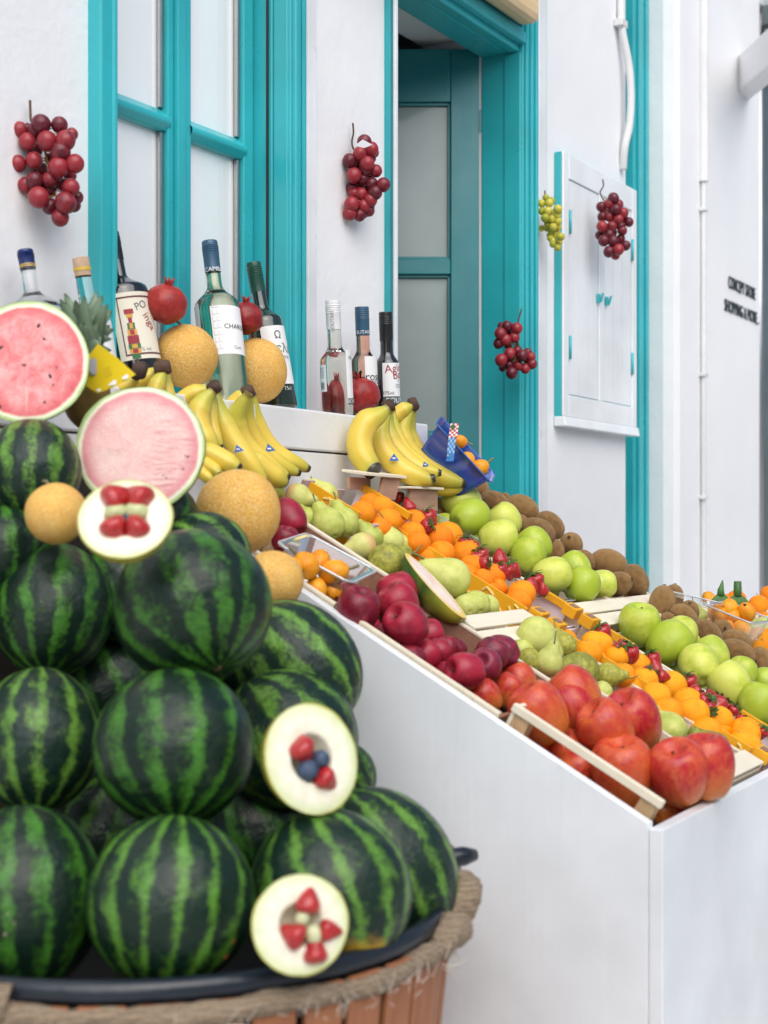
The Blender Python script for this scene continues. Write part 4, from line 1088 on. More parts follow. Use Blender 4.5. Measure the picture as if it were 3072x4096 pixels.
put('dark_red_apple', PLUM[1], on_n(1155, 2080, -.002)+UP*.004, .031, cdir(-.5, .65, -.5), None, AP, None, 'apple', 'tall dark red apple showing its blossom end beside the right cantaloupe', (1, 1, 1.18), 'dark red apples in the left crates')
put('dark_red_apple', PLUM[2], on_n(1140, 2160, -.015), .024, None, None, AP, None, 'apple', 'dark red apple half hidden between cantaloupe and loquat punnet', (1, 1, 1), 'dark red apples in the left crates')
# ---- big striped apples
field([V2(2156, 2852, 102, axis=(-.55, .78, .1), n=.012), V2(2291, 2839, 88, axis=(-.5, .8, -.1), n=.012), V2(2297, 2775, 90, axis=(-.65, .7, -.1), n=.03), V2(2426, 2915, 98, axis=(-.6, .7, .2), n=.028), V2(2532, 2885, 104, axis=(-.45, .80, .35), n=.042, label='big red apple with its stem hollow turned to the camera'), V2(2489, 3085, 114, axis=(-.10, .93, .28), n=-.006, label='big orange red apple right behind the lower wooden rail'),
       V2(2711, 3094, 110, axis=(-.22, .85, .42), n=.028, label='big red and yellow apple with an open stem hollow at the front corner'), V2(2822, 3065, 106, axis=(-.15, .95, .1), n=.045, label='big dark red apple at the right end of the front apples'), V2(2030, 2758, 54, n=-.012), V2(2080, 2725, 60, n=-.012), V2(1945, 2785, 56, n=-.02), V2(2268, 3008, 72, n=-.035, axis=(-.3, .8, .3)), V2(2300, 3075, 64, n=-.04), V2(2122, 2960, 58, n=-.035), V2(2525, 3218, 60, n=-.05), V2(2672, 3238, 56, n=-.045), V2(1905, 2800, 44, n=-.03)],
      'red_apple', FUJI, 'red striped apple in the front wooden crate', 'apple', 'big striped red apples', AP, n=.0, rscale=1.10)
# ---- strawberries between the oranges and the apples
SPX = [(CALYX[i],) for i in range(3)]
def straws(items, heap, group):
    for it in items:
        u, v, r = it[:3]; ex = it[3] if len(it) > 3 else {}
        loc = on_n(u, v, ex.get('n', .020)); r *= 1.28; a = cdir(*ex.get('axis', (rnd.uniform(-1, 1), rnd.uniform(-.3, 1), rnd.uniform(-.3, .6))))
        put('strawberry', rnd.choice(STRAW), loc, r*depth(loc)/F, a, None, rnd.choice(SPX), heap, 'strawberry', None, (1, 1, 1), group)
straws([V2(1592, 1989, 22, axis=(.8, -.4, .2)), V2(1635, 2027, 24, axis=(.3, -.8, .1)), V2(1715, 2074, 32, axis=(-.5, .85, .1)), V2(1702, 2106, 26, axis=(.7, .3, .3)), V2(1672, 2060, 20), V2(1861, 2176, 26, axis=(.1, .95, .1)), V2(1897, 2192, 27), V2(1926, 2222, 29, axis=(-.4, .8, .2)), V2(1932, 2254, 25), V2(1905, 2232, 22),
        V2(2000, 2237, 28, axis=(.1, -.9, .2)), V2(2006, 2282, 26, axis=(-.5, .75, .1)), V2(2031, 2286, 26, axis=(-.3, .8, .2)), V2(2053, 2280, 26, axis=(-.6, .7, .1)), V2(2146, 2328, 31, axis=(-.5, .85, .1)), V2(2122, 2340, 24, axis=(-.5, .5, -.3)), V2(2172, 2360, 20)],
       'strawberry between oranges and green apples near the door', 'strawberries in the upper row')
straws([V2(2412, 2531, 31, axis=(-.5, .8, .1)), V2(2490, 2586, 25, axis=(.5, .7, .1)), V2(2470, 2594, 22), V2(2523, 2616, 33, axis=(-.4, .9, .2)), V2(2611, 2644, 33, axis=(-.5, .8, -.1)), V2(2622, 2674, 24, axis=(.2, -.9, .1)), V2(2590, 2690, 22), V2(2650, 2705, 22), V2(2758, 2733, 33, axis=(-.6, .75, .1)), V2(2779, 2771, 28, axis=(.8, .3, .1)),
        V2(2812, 2805, 29), V2(2848, 2790, 24, axis=(.3, -.6, .4)), V2(2870, 2822, 34, axis=(.5, .3, -.7)), V2(2836, 2812, 25), V2(2836, 2836, 24), V2(2930, 2845, 22, axis=(.6, .6, .1)), V2(2962, 2880, 18), V2(3050, 2930, 22, axis=(.3, .7, .2))],
       'strawberry in front row between oranges and green apples', 'strawberries in the front row')
# clear strips of the strawberry punnets
def rr_ring(w, d, z, k=8, rad=.25):
    out = []
    r = min(w, d)*rad
    for cx, cy, a0 in ((w-r, d-r, 0), (-w+r, d-r, PI/2), (-w+r, -d+r, PI), (w-r, -d+r, 1.5*PI)):
        for i in range(k+1):
            a = a0+PI/2*i/k; out.append((cx+r*math.cos(a), cy+r*math.sin(a), z))
    return out
def punnet_mb(w, d, h, taper=.82, flange=.006, ribs=0):
    mb = MB(); rings = [rr_ring(w*taper*.9, d*taper*.9, 0), rr_ring(w*taper, d*taper, .004)]
    for i in range(1, 7): 
        f = i/6; s = taper+(1-taper)*f; rings.append(rr_ring(w*s, d*s, h*f))
    rings += [rr_ring(w+flange, d+flange, h+.0005), rr_ring(w+flange, d+flange, h-.003)]
    n = len(rings[0]); vs = []
    for j, rg in enumerate(rings):
        for i, p in enumerate(rg):
            q = Vector(p)
            if ribs and 2 <= j <= 7 and i % 2: q.x *= 1-ribs; q.y *= 1-ribs
            vs.append(q)
    fs = [tuple(range(n-1, -1, -1))]
    for j in range(len(rings)-1):
        for i in range(n): fs.append((j*n+i, j*n+(i+1) % n, (j+1)*n+(i+1) % n, (j+1)*n+i))
    return mb.add(vs, fs)
def basis(x, y, z, loc):
    M = Matrix((Vector(x).normalized(), Vector(y).normalized(), Vector(z).normalized())).transposed().to_4x4(); M.translation = loc; return M
def bead(o, w, d, h, fl=.006, rad=.0016):
    q = MB(); g_ = [Vector(p) for p in rr_ring(w+fl, d+fl, h)]; q.tube(g_+[g_[0]], rad, 6, cap=False); q.build('rim_bead', M_PLRIM, o, smooth=True)
def slope_punnet(x, s, n, w, d, h, label, me=None):
    o = punnet_mb(w, d, h, ribs=.012).build('punnet', M_CLEARPL, smooth=True, auto=40)
    o.matrix_basis = basis((1, 0, 0), SV, NV, slope(x, s, n)); bead(o, w, d, h)
    return tag(o, label, 'punnet', 'clear strawberry punnets')
slope_punnet(2.84, .12, -.045, .052, .085, .042, 'clear punnet holding the frontmost strawberries')
slope_punnet(2.84, .33, -.045, .052, .085, .042, 'clear punnet of strawberries beside the upright green apple')
slope_punnet(2.84, .64, -.045, .052, .085, .042, 'clear punnet of strawberries by the yellow box corner near the door')
slope_punnet(2.84, .85, -.045, .052, .085, .042, 'clear punnet of strawberries highest on the stand under the bananas')

# ---- loquat punnets
def loquats(items, tfun, heap, group):
    for u, v, r, a, st in items:
        loc = tfun(u, v); put('loquat', rnd.choice(LOQ), loc, r*depth(loc)/F, cdir(*a), None, ((ST_LOQ, END_LOQ) if st else (END_LOQ,)), heap, 'loquat', None, (1, 1, 1), group)
pn = punnet_mb(.075, .062, .05, .80, .008, .008).build('punnet', M_CLEARPL, smooth=True, auto=40)
pn.matrix_basis = basis((1, .25, .05), SV*.96+Vector((-.3, 0, 0)), NV, on_n(1262, 2335, -.02))
tag(pn, 'clear plastic punnet holding loquats on the dark red apples at left', 'punnet'); bead(pn, .075, .062, .05, .008, .0022)
loquats([(1224, 2262, 54, (-.6, .75, .2), 1), (1278, 2246, 48, (.2, .7, -.6), 0), (1336, 2290, 56, (.95, .25, .1), 1), (1267, 2352, 44, (.3, -.5, .3), 0), (1330, 2362, 42, (-.3, .5, -.6), 0), (1180, 2262, 34, (-.8, .6, 0), 1)], lambda u, v: on_n(u, v, .028 if v < 2320 else .0), 'loquat in the clear punnet on the dark red apples', 'loquats in the left punnet')
pn = punnet_mb(.066, .055, .058, .80, .008, .010).build('punnet', M_CLEARPL, smooth=True, auto=40)
PB = on_n(2925, 2545, .004)
pn.matrix_basis = basis((1, -.1, 0), (.1, 1, .35), (0, -.35, 1), PB)
tag(pn, 'clear plastic punnet full of loquats behind the kiwis', 'punnet'); bead(pn, .066, .055, .058, .008, .002)
loquats([(2873, 2453, 37, (-.3, .6, -.6), 0), (2917, 2430, 36, (.2, .6, -.6), 0), (2926, 2461, 32, (.9, -.3, .2), 1), (2986, 2450, 40, (.3, -.7, -.6), 0), (2905, 2515, 36, (.3, .5, -.3), 0), (2967, 2518, 38, (-.3, .6, -.3), 0), (2878, 2500, 30, (.3, .6, -.3), 0)], lambda u, v: at(u, v, depth(PB)+.012-(v-2480)*.0002), 'loquat in the clear punnet behind the kiwis', 'loquats in the right punnet')
lidm = punnet_mb(.072, .058, .010, .92, .006).build('plastic_lid', M_CLEARPL, smooth=True, auto=40)
lidm.matrix_basis = basis((1, .1, -.18), (-.1, 1, .2), (.18, -.2, 1), at(2790, 2418, depth(PB)+.06))
bead(lidm, .072, .058, .010, .006, .0018)
tag(lidm, 'clear plastic punnet lid lying open behind the kiwis', 'lid')
# ---- fruit on the far stand
def far(name, me, u, v, r, n, ax, parts, cat, label): 
    loc = on_n(u, v, n); return put(name, me, loc, r*depth(loc)/F, cdir(*ax) if ax else None, None, parts, None, cat, label)
far('loquat', LOQ[0], 2837, 2397, 30, .0, (.4, -.6, .3), (END_LOQ,), 'loquat', 'single loquat at the left end of the farther stand')
far('tangerine', ORANGE[0], 2880, 2412, 33, .0, (-.1, .98, .1), (ST_TANG,), 'tangerine', 'small tangerine below a pointed green stem behind the clear punnet')
far('tangerine', ORANGE[1], 2946, 2398, 40, .0, (.1, .95, .2), (ST_TANG,), 'tangerine', 'tangerine carrying a cut green stem cluster behind the clear punnet')
far('tangerine', ORANGE[2], 2915, 2400, 28, -.01, None, (), 'tangerine', 'tangerine half hidden between the two stemmed tangerines')
far('tangerine', ORANGE[0], 3033, 2420, 42, .0, (.0, .9, -.3), (ST_TANG,), 'tangerine', 'round deep orange tangerine with a thin stem at the right edge')
far('tangerine', ORANGE[1], 3074, 2375, 34, .015, None, (), 'tangerine', 'tangerine cut by the right edge, highest of the far fruit')
far('tangerine', ORANGE[2], 3058, 2470, 24, .0, None, (), 'tangerine', 'small tangerine right of the clear punnet rim')
far('orange', ORANGEY[0], 3040, 2572, 64, .005, (-.1, .3, .9), (BTN_OR,), 'orange', 'large shiny orange in front of the clear punnet at the right edge')
far('green_apple', APPLE[1], 3072, 2508, 44, .0, (-.2, .9, .1), (ST_APPLE,), 'apple', 'pale green apple above the large shiny orange')
far('red_apple', FUJI[1], 3058, 2488, 20, -.005, None, (), 'apple', 'small red fruit tucked between punnet and pale apple')
far('pear', PEAR[0], 2800, 2472, 38, -.005, (-.3, .8, -.3), (ST_PEAR,), 'pear', 'pale green pear below the open punnet lid')
far('pear', PEAR[1], 2828, 2490, 34, -.008, (-.3, .8, -.3), (ST_PEAR,), 'pear', 'yellow green pear pressed against the clear punnet')
far('pear', PEAR[2], 3018, 2502, 30, -.005, (-.9, .2, .1), (ST_PEAR,), 'pear', 'yellow green pear right of the clear punnet')
# green stem clusters
for (u, v, h, sp, lab) in ((2883, 2420, 100, 1, 'pointed'), (2950, 2420, 95, 0, 'claw')):
    base = on_n(u, v, .02); t = depth(base); k = t/F
    q = MB()
    for i in range(7):
        a = -1.0+2.0*i/6
        top = base+UP*(h*.45*k)+RX*(a*6*k)
        p0 = base+RX*(a*42*k)-UP*(18*k*(1-abs(a)*.3))-AX*(14*k*(1-abs(a)))
        q.tube([p0, (p0+top)/2+RX*(a*6*k)-AX*.004, top], [10*k, 10*k, 6*k], 7)
    tip = base+UP*(h*k)+RX*(8*k if sp else 0)
    q.tube([base+UP*(h*.38*k), base+UP*(h*.6*k), tip], [16*k, (13 if sp else 17)*k, (2 if sp else 15)*k], 9)
    o = q.build('fruit_stem', simple('bright_green_stem', (.06, .17, .03), .5, .2, 20.), smooth=True, loc=base)
    tag(o, 'pointed dark green fruit stem beside the single loquat' if sp else 'claw shaped green fruit stem on the tangerine above the punnet', 'fruit stem')

# ---- papaya
ends = (on_n(1632, 2215, .045), on_n(1850, 2470, .02))
mid = (ends[0]+ends[1])/2; L = (ends[1]-ends[0]).length/2
ax = (ends[0]-ends[1]).normalized()
nrm = cdir(.80, .50, .40); nrm = (nrm-ax*nrm.dot(ax)).normalized()
nrm = cdir(.72, .50, .40); nrm = (nrm-ax*nrm.dot(ax)).normalized()
M = basis(ax.cross(nrm)*-1, nrm, ax, mid) @ Matrix.Scale(L, 4); L = 1.0
hp = cr2([(0, -1), (.22, -.90), (.38, -.5), (.42, 0), (.37, .45), (.24, .8), (.08, .98), (0, 1)]); hp[0] = (0, -1); hp[-1] = (0, 1)
mb = MB(); mb.lathe([(r*L, z*L) for r, z in hp], 26, arc=PI, off=-PI/2)
pap = mb.build('papaya', M_PAPAYA, smooth=True); pap.matrix_basis = M
mb = MB(); k = len(hp); vs = [(0, .0005, hp[0][1]*L)]
vs = []
for r, z in hp: vs += [(-r*L, .0, z*L), (-r*L*.55, .008, z*L*.98), (0, .012, z*L*.97), (r*L*.55, .008, z*L*.98), (r*L, .0, z*L)]
fs = []
for i in range(k-1):
    for j in range(4): b = i*5+j; fs.append((b, b+1, b+6, b+5))
def papflesh():
    m, nt, b = new_mat('papaya_flesh')
    o = nd(nt, 'TexCoord').outputs['Object']; s = nd(nt, 'SeparateXYZ', Vector=o)
    ell = nd(nt, 'CombineXYZ', X=math_(nt, 'MULTIPLY', s.outputs[0], 1/.42), Y=s.outputs[2]).outputs[0]
    r = nd(nt, 'VectorMath', {'operation': 'LENGTH'}, i0=ell).outputs['Value']
    f = ramp(nt, nz(nt, nd(nt, 'Mapping', Vector=o, Scale=(7, 2, 1.6)).outputs[0], 1., 5.), [(.35, (.80, .50, .42)), (.62, (.84, .76, .66))])
    c = mixc(nt, ramp(nt, r, [(.80, 0.), (.90, 1.)]), f, (.80, .55, .12))
    setp(b, Base_Color=c, Roughness=.35); return m
MB().add(vs, fs).build('cut_face', papflesh(), pap, smooth=True)
tag(pap, 'halved papaya with pale pink cut face leaning on the green pears', 'papaya')

# ================================================================ MELONS
SCAR = plug_mesh(simple('dry_stem_scar', (.30, .20, .09), .85, .3, 30.), .965, .05, .03, 'stem_scar')
def melon(u, v, r, t, ax, mi, label, k=0, sz=(1, 1, 1), roll=0.):
    loc = at(u, v, t); rr = r*t/F
    o = put('watermelon', MELM[mi][k], loc, rr, cdir(*ax), roll, (SCAR,), None, 'watermelon', label, sz, 'whole watermelons in the pile')
    return o
WM = [
 (685, 3606, 338, 1.64, (-.06, -.90, .30), 2, 'watermelon with bold stripes and orange flecks, front centre above the black rim', 0, (1, 1, 1.02)),
 (95, 3592, 368, 1.68, (.10, -.93, .25), 0, 'dark watermelon with pale scuffs at the bottom left corner', 1, (.86, .86, 1)),
 (1320, 3572, 328, 1.72, (.36, -.84, .30), 3, 'watermelon with a yellow ground spot behind the lowest filled melon', 2, (1, 1, 1.02)),
 (1552, 3470, 292, 1.88, (.45, -.80, .15), 1, 'watermelon lowest at right, nearest the basket handle', 0, (.92, .92, 1.16)),
 (697, 2990, 322, 1.76, (.10, -.82, .50), 0, 'big dark watermelon in the middle of the second row', 1, (1, 1, .98)),
 (150, 2960, 292, 1.86, (.04, -.90, .30), 1, 'watermelon with wide pale mottled stripes at the left edge', 2, (.86, .86, 1.0)),
 (1150, 2960, 285, 2.02, (.50, -.70, .1), 1, 'watermelon behind the honeydew filled with blueberries', 1, (1, 1, 1)),
 (1360, 3110, 150, 2.12, (.5, -.7, .1), 2, 'watermelon peeping out right of the blueberry filled melon', 0, (1, 1, 1)),
 (775, 2425, 312, 1.86, (.36, -.72, .52), 0, 'largest watermelon, in the middle of the pile below the filled melon', 0, (1.02, 1.02, 1)),
 (210, 2440, 262, 2.04, (.02, -.85, .42), 0, 'dark watermelon with a scratch, below the left cantaloupe', 2, (.92, .92, 1.06)),
 (1190, 2660, 258, 2.10, (.62, -.62, .1), 1, 'watermelon at the right edge of the pile below the small cantaloupe', 1, (.93, .93, 1.1)),
 (815, 2235, 190, 2.16, (.6, -.5, .2), 1, 'watermelon just under the pink halved watermelon', 2, (1, 1, 1)),
 (128, 1882, 196, 2.09, (.0, -.90, .3), 1, 'watermelon under the red halved watermelon', 0, (1, 1, 1.08)),
 (5, 2205, 185, 2.04, (.1, -.9, .2), 0, 'watermelon cut by the left edge beside the left cantaloupe', 1, (1, 1, 1)),
 (430, 2760, 250, 2.18, (.3, -.8, .2), 0, 'shaded watermelon in the gap between the second and third rows', 0, (1, 1, 1)),
 (420, 3330, 250, 2.02, (-.3, -.8, .2), 2, 'shaded watermelon deep between the bottom left melons', 1, (1, 1, 1)),
 (1000, 3330, 250, 2.05, (.2, -.8, .2), 0, 'shaded watermelon deep behind the front centre melon', 2, (1, 1, 1)),
]
for w in WM:
    o_ = melon(*w)
    if w[5] == 3:
        dl = o_.matrix_basis.to_3x3().inverted() @ cdir(.34, -.66, .67); dl.normalize()
        for me_ in MELM[3]: me_.materials[0].node_tree.nodes['ground_spot'].inputs[1].default_value = dl
    if w[0] == 95:
        fc = o_.matrix_basis.translation; M_SCUFF = simple('pale_scuff', (.40, .36, .24), .8, .4, 40.)
        for u, v, s in ((32, 3655, 20), (58, 3690, 24), (22, 3735, 22), (80, 3660, 12)):
            d_ = ray(u, v).normalized(); iv = o_.matrix_basis.inverted(); a_ = iv @ CAM; b_ = (iv.to_3x3() @ d_)
            A_, B_, C_ = b_.dot(b_), a_.dot(b_), a_.dot(a_)-1.0
            if B_*B_ < A_*C_: continue
            h_ = a_+b_*((-B_-math.sqrt(B_*B_-A_*C_))/A_); n2 = h_.normalized(); x2 = n2.orthogonal().normalized(); y2 = n2.cross(x2); rr2 = s/368
            MB().add([h_*1.012]+[(h_+x2*(math.cos(a)*rr2*(1+.4*math.sin(3*a+u)))+y2*(math.sin(a)*rr2*1.6)).normalized()*.998*h_.length for a in [2*PI*i/14 for i in range(14)]], [(0, 1+i, 1+(i+1) % 14) for i in range(14)]).build('scuff', M_SCUFF, o_, smooth=True)
for i, (u, v, r, t, lb) in enumerate(((500, 2350, 220, 2.14, 'shaded watermelon directly below the topmost filled honeydew, behind its neighbours'), (250, 3250, 230, 2.1, 'shaded watermelon in the left gap above the bottom row of the pile'), (920, 2600, 230, 2.2, 'shaded watermelon in the gap right of the largest watermelon'), (640, 2080, 160, 2.2, 'shaded watermelon behind the topmost filled honeydew'), (60, 2330, 180, 2.08, 'shaded watermelon at the left edge below the left cantaloupe'))):
    melon(u, v, r, t, (rnd.uniform(-.5, .5), -.8, .2), 0, lb, i % 3)
fm = [o for o in COL.objects if o.get('label', '').startswith('watermelon with bold stripes')][0]
fc = fm.matrix_basis.translation; fr_ = 338*1.64/F*1.0
M_FLECK = simple('orange_fleck', (.62, .16, .05), .6)
for u, v, s in ((875, 3722, 15), (872, 3764, 17), (931, 3764, 22), (902, 3826, 19)):
    d = ray(u, v).normalized(); oc = CAM-fc; b_ = oc.dot(d); dd = b_*b_-(oc.dot(oc)-fr_*fr_)
    if dd < 0: continue
    hp_ = CAM+d*(-b_-math.sqrt(dd)); nn = (hp_-fc).normalized(); rr_ = s*1.6/F
    x_ = nn.orthogonal().normalized(); y_ = nn.cross(x_); hp_ = fc+nn*(fr_*1.004)
    MB().add([hp_+nn*.0012]+[hp_+x_*(math.cos(a)*rr_*(1+.3*math.sin(3*a)))+y_*(math.sin(a)*rr_)-nn*.0008 for a in [2*PI*i/14 for i in range(14)]], [(0, 1+i, 1+(i+1) % 14) for i in range(14)]).build('fleck', M_FLECK, fm, True, smooth=True)
def half(name, u, v, r, t, nr, me_rind, face, label, cat, dome=.95, sx=1.0, roll=0., seeds=(), cup=False):
    loc = at(u, v, t); rr = r*t/F
    M = frame_z(cdir(*nr), loc, rr, roll, (sx, 1, 1))
    pr = [(math.sin(a), -math.cos(a)*dome) for a in [PI/2*i/14 for i in range(15)]]; pr[0] = (0, -dome)
    f = lumpy(int(u), .02, 1.2)
    wob = lambda a: 1+.035*noise.noise(Vector((math.cos(a)*1.3+u*.01, math.sin(a)*1.3, v*.01)))+.010*noise.noise(Vector((math.cos(a)*5, math.sin(a)*5, u)))
    o = MB().lathe(pr, 64, fn=lambda p, a, i: Vector((p.x*wob(a), p.y*wob(a), p.z))).build(name, me_rind, smooth=True)
    o.matrix_basis = M
    if cup: fp = [(0, -.42), (.14, -.34), (.29, -.27), (.40, -.10), (.435, -.02), (.46, .012), (.5, .02), (.8, .014), (.95, .004), (1.0, -.008)]
    else: fp = [(0, .012), (.3, .014), (.6, .012), (.85, .006), (.97, .0), (1.0, -.008)]
    def wav(p, a, i): return Vector((p.x*wob(a), p.y*wob(a), p.z+(.022*noise.noise(p*3.5+Vector((u, v, 0)))+.008*noise.noise(p*11) if i < len(fp)-1 else 0)))
    MB().lathe(fp, 64, fn=wav).build('cut_face', face, o, smooth=True)
    for (x, y, s) in seeds:
        q = MB(); q.lathe([(0, -.3), (.5, -.2), (.6, .1), (.3, .3), (0, .32)], 8)
        a = rnd.uniform(0, 6.28)
        q.xform(Matrix.Translation((x, y, .012)) @ Matrix.Rotation(a, 4, 'Z') @ Matrix.Diagonal((s*1.5, s*.85, s*.5, 1)))
        q.build('seed', M_SEED, o, smooth=True)
    tag(o, label, cat); return o, M
def sd(u0, v0, r, pts, s=.040):
    return [((u-u0)/r, -(v-v0)/r, s*rnd.uniform(.7, 1.2)) for u, v in pts]
kk = .617
pA = [(245*kk, 900+648*kk), (285*kk, 900+738*kk), (157*kk, 900+910*kk), (366*kk, 900+922*kk), (325*kk, 900+980*kk), (292*kk, 900+1150*kk), (10*kk, 900+1180*kk), (8*kk, 900+795*kk), (-10, 900+860*kk), (345*kk, 900+1040*kk)]
half('halved_watermelon', 110, 1447, 246, 2.10, (.05, .10, .98), MELM[1][0].materials[0], M_REDFLESH, 'halved watermelon with red seeded flesh facing the street, topmost at left', 'watermelon', .9, 1.0, 0, sd(110, 1447, 244, pA))
half('halved_watermelon', 560, 1794, 254, 2.12, (-.10, .08, .98), MELM[1][1].materials[0], M_PINKFLESH, 'halved watermelon with pale pink flesh behind the strawberry filled melon', 'watermelon', .9, 1.04, 0, sd(560, 1794, 254, [(1200*kk, 900+1497*kk), (1215*kk, 900+1505*kk), (1185*kk, 900+1585*kk), (1080*kk, 900+1640*kk), (1060*kk, 900+1625*kk)], .024))
def on_face(M, u, v, h):
    z = M.col[2].to_3d().normalized(); p0 = M.translation+z*h; d = ray(u, v)
    return CAM+d*((p0-CAM).dot(z)/d.dot(z))
hc, MC = half('filled_melon', 500, 2072, 190, 1.72, (.03, .56, .83), M_YRIND, M_CREAM, 'halved honeydew filled with strawberries and grapes below the pink watermelon', 'melon', .85, 1.0, 0, (), True)
hd, MD = half('filled_melon', 1248, 3036, 226, 1.70, (.48, .20, .85), M_YRIND, M_CREAM, 'tilted halved honeydew filled with raspberries and blueberries at the pile edge', 'melon', .8, .90, .30, (), True)
he, ME_ = half('filled_melon', 1203, 3698, 200, 1.545, (.30, .16, .94), M_YRIND, M_CREAM, 'halved honeydew filled with four strawberries, lowest in the pile', 'melon', .6, 1.0, 0, (), True)
PALEG = fruit_mat('pale_peeled_grape', (.46, .50, .24), (.60, .62, .38), rough=.2, coat=.3)
GPALE = remat(BERRY, PALEG)
def fill(M, u, v, r, kind, label, ax=(0, .8, .4), h=.0, grp=None):
    rr = r*1.38*depth(on_face(M, u, v, 0))/F; rr *= rnd.uniform(.85, 1.12); loc = on_face(M, u, v, h+.02*rr)
    if kind == 's': put('strawberry', rnd.choice(STRAW), loc, rr, cdir(*ax), None, (), None, 'strawberry', label, (.95, .95, .9), grp)
    elif kind == 'b': put('blueberry', BERRY, loc, rr, None, None, (), None, 'blueberry', label, (1, 1, 1), grp)
    else: put('grape', GPALE, loc, rr, cdir(*ax), None, (), None, 'grape', label, (1, 1, 1.2), grp)
fill(MC, 462, 1996, 50, 's', 'red strawberry upper left in the topmost filled honeydew', (-.8, -.3, .4))
fill(MC, 556, 1996, 48, 's', 'red strawberry upper right in the topmost filled honeydew', (.8, -.3, .4))
fill(MC, 464, 2048, 32, 'g', 'pale grape on the left inside the topmost filled honeydew', (1, .1, 0))
fill(MC, 545, 2046, 32, 'g', 'pale grape on the right inside the topmost filled honeydew', (1, -.1, 0))
fill(MC, 506, 2085, 30, 'b', 'blueberry between the strawberries of the topmost filled honeydew', h=-.006)
fill(MC, 455, 2112, 46, 's', 'pink red strawberry lower left in the topmost filled honeydew', (-.4, .9, .2))
fill(MC, 548, 2112, 44, 's', 'pink red strawberry lower right in the topmost filled honeydew', (.6, .8, .2))
fill(MD, 1208, 2999, 42, 's', 'pink raspberry like half berry upper left in the tilted honeydew', (-.4, .8, .4))
fill(MD, 1283, 3036, 28, 'b', 'upper dark blueberry in the tilted honeydew')
fill(MD, 1231, 3080, 32, 'b', 'lower dark blueberry in the tilted honeydew')
fill(MD, 1300, 3116, 44, 's', 'bright red berry at the bottom of the tilted honeydew hollow', (-.6, .6, .4))
fill(ME_, 1232, 3612, 46, 's', 'strawberry at the top of the lowest filled honeydew', (-.1, -.9, .3))
fill(ME_, 1178, 3742, 42, 's', 'orange red strawberry on the left of the lowest filled honeydew', (.8, -.4, .2))
fill(ME_, 1312, 3722, 40, 's', 'strawberry on the right of the lowest filled honeydew', (-.9, .2, .2))
fill(ME_, 1261, 3812, 46, 's', 'strawberry at the bottom of the lowest filled honeydew', (.1, -.9, .3))
fill(ME_, 1210, 3672, 24, 'g', 'upper pale grape in the lowest filled honeydew', (.5, .8, 0))
fill(ME_, 1256, 3738, 24, 'g', 'lower pale grape in the lowest filled honeydew', (-.2, .9, 0))
# ---- cantaloupes and pomegranates
def cant(u, v, r, t, lab, k=0, ax=(-.2, .9, .1), sz=(1, 1, 1)):
    loc = at(u, v, t); put('cantaloupe', CANT[k], loc, r*t/F, cdir(*ax), None, (TENDRIL,), None, 'cantaloupe', lab, sz, 'cantaloupes')
cant(225, 2055, 124, 1.96, 'orange cantaloupe at left beside the filled honeydew')
cant(953, 2048, 170, 2.30, 'big orange cantaloupe below the bananas, right of the pink watermelon', 1, (-.1, .9, -.3), (1, 1, 1.02))
cant(1090, 2325, 124, 2.18, 'cantaloupe half hidden behind the largest watermelon', 0)
def ty(u, v, y): return depth(on_y(u, v, y))
YB = LY+.055
cant(744, 1424, 128, ty(744, 1424, YB+.02), 'cantaloupe on the ledge between the dark bottle and the white wine', 1, (-.15, .97, .15))
cant(1030, 1483, 128, ty(1030, 1483, YB+.02), 'cantaloupe on the ledge under the right pomegranate', 0, (-.1, .97, .2), (.92, .92, 1.03))
def pom(u, v, r, y, lab, ax=(.1, .97, .15)):
    loc = on_y(u, v, y); put('pomegranate', POM, loc, r*depth(loc)/F, cdir(*ax), None, (CROWN_POM,), None, 'pomegranate', lab, (1, 1, 1), 'pomegranates')
pom(662, 1216, 86, YB+.025, 'pomegranate on the left cantaloupe beside the dark labelled bottle', (.18, .95, .2))
pom(982, 1272, 70, YB+.025, 'pomegranate on the right cantaloupe between two bottles', (.05, .97, .2))
pom(1443, 1580, 76, YB+.012, 'pomegranate on the ledge between the white and pink wine bottles', (-.15, .95, .2))
pom(1358, 1592, 70, YB+.09, 'pomegranate seen through the clear white wine bottle', (-.15, .95, .2))

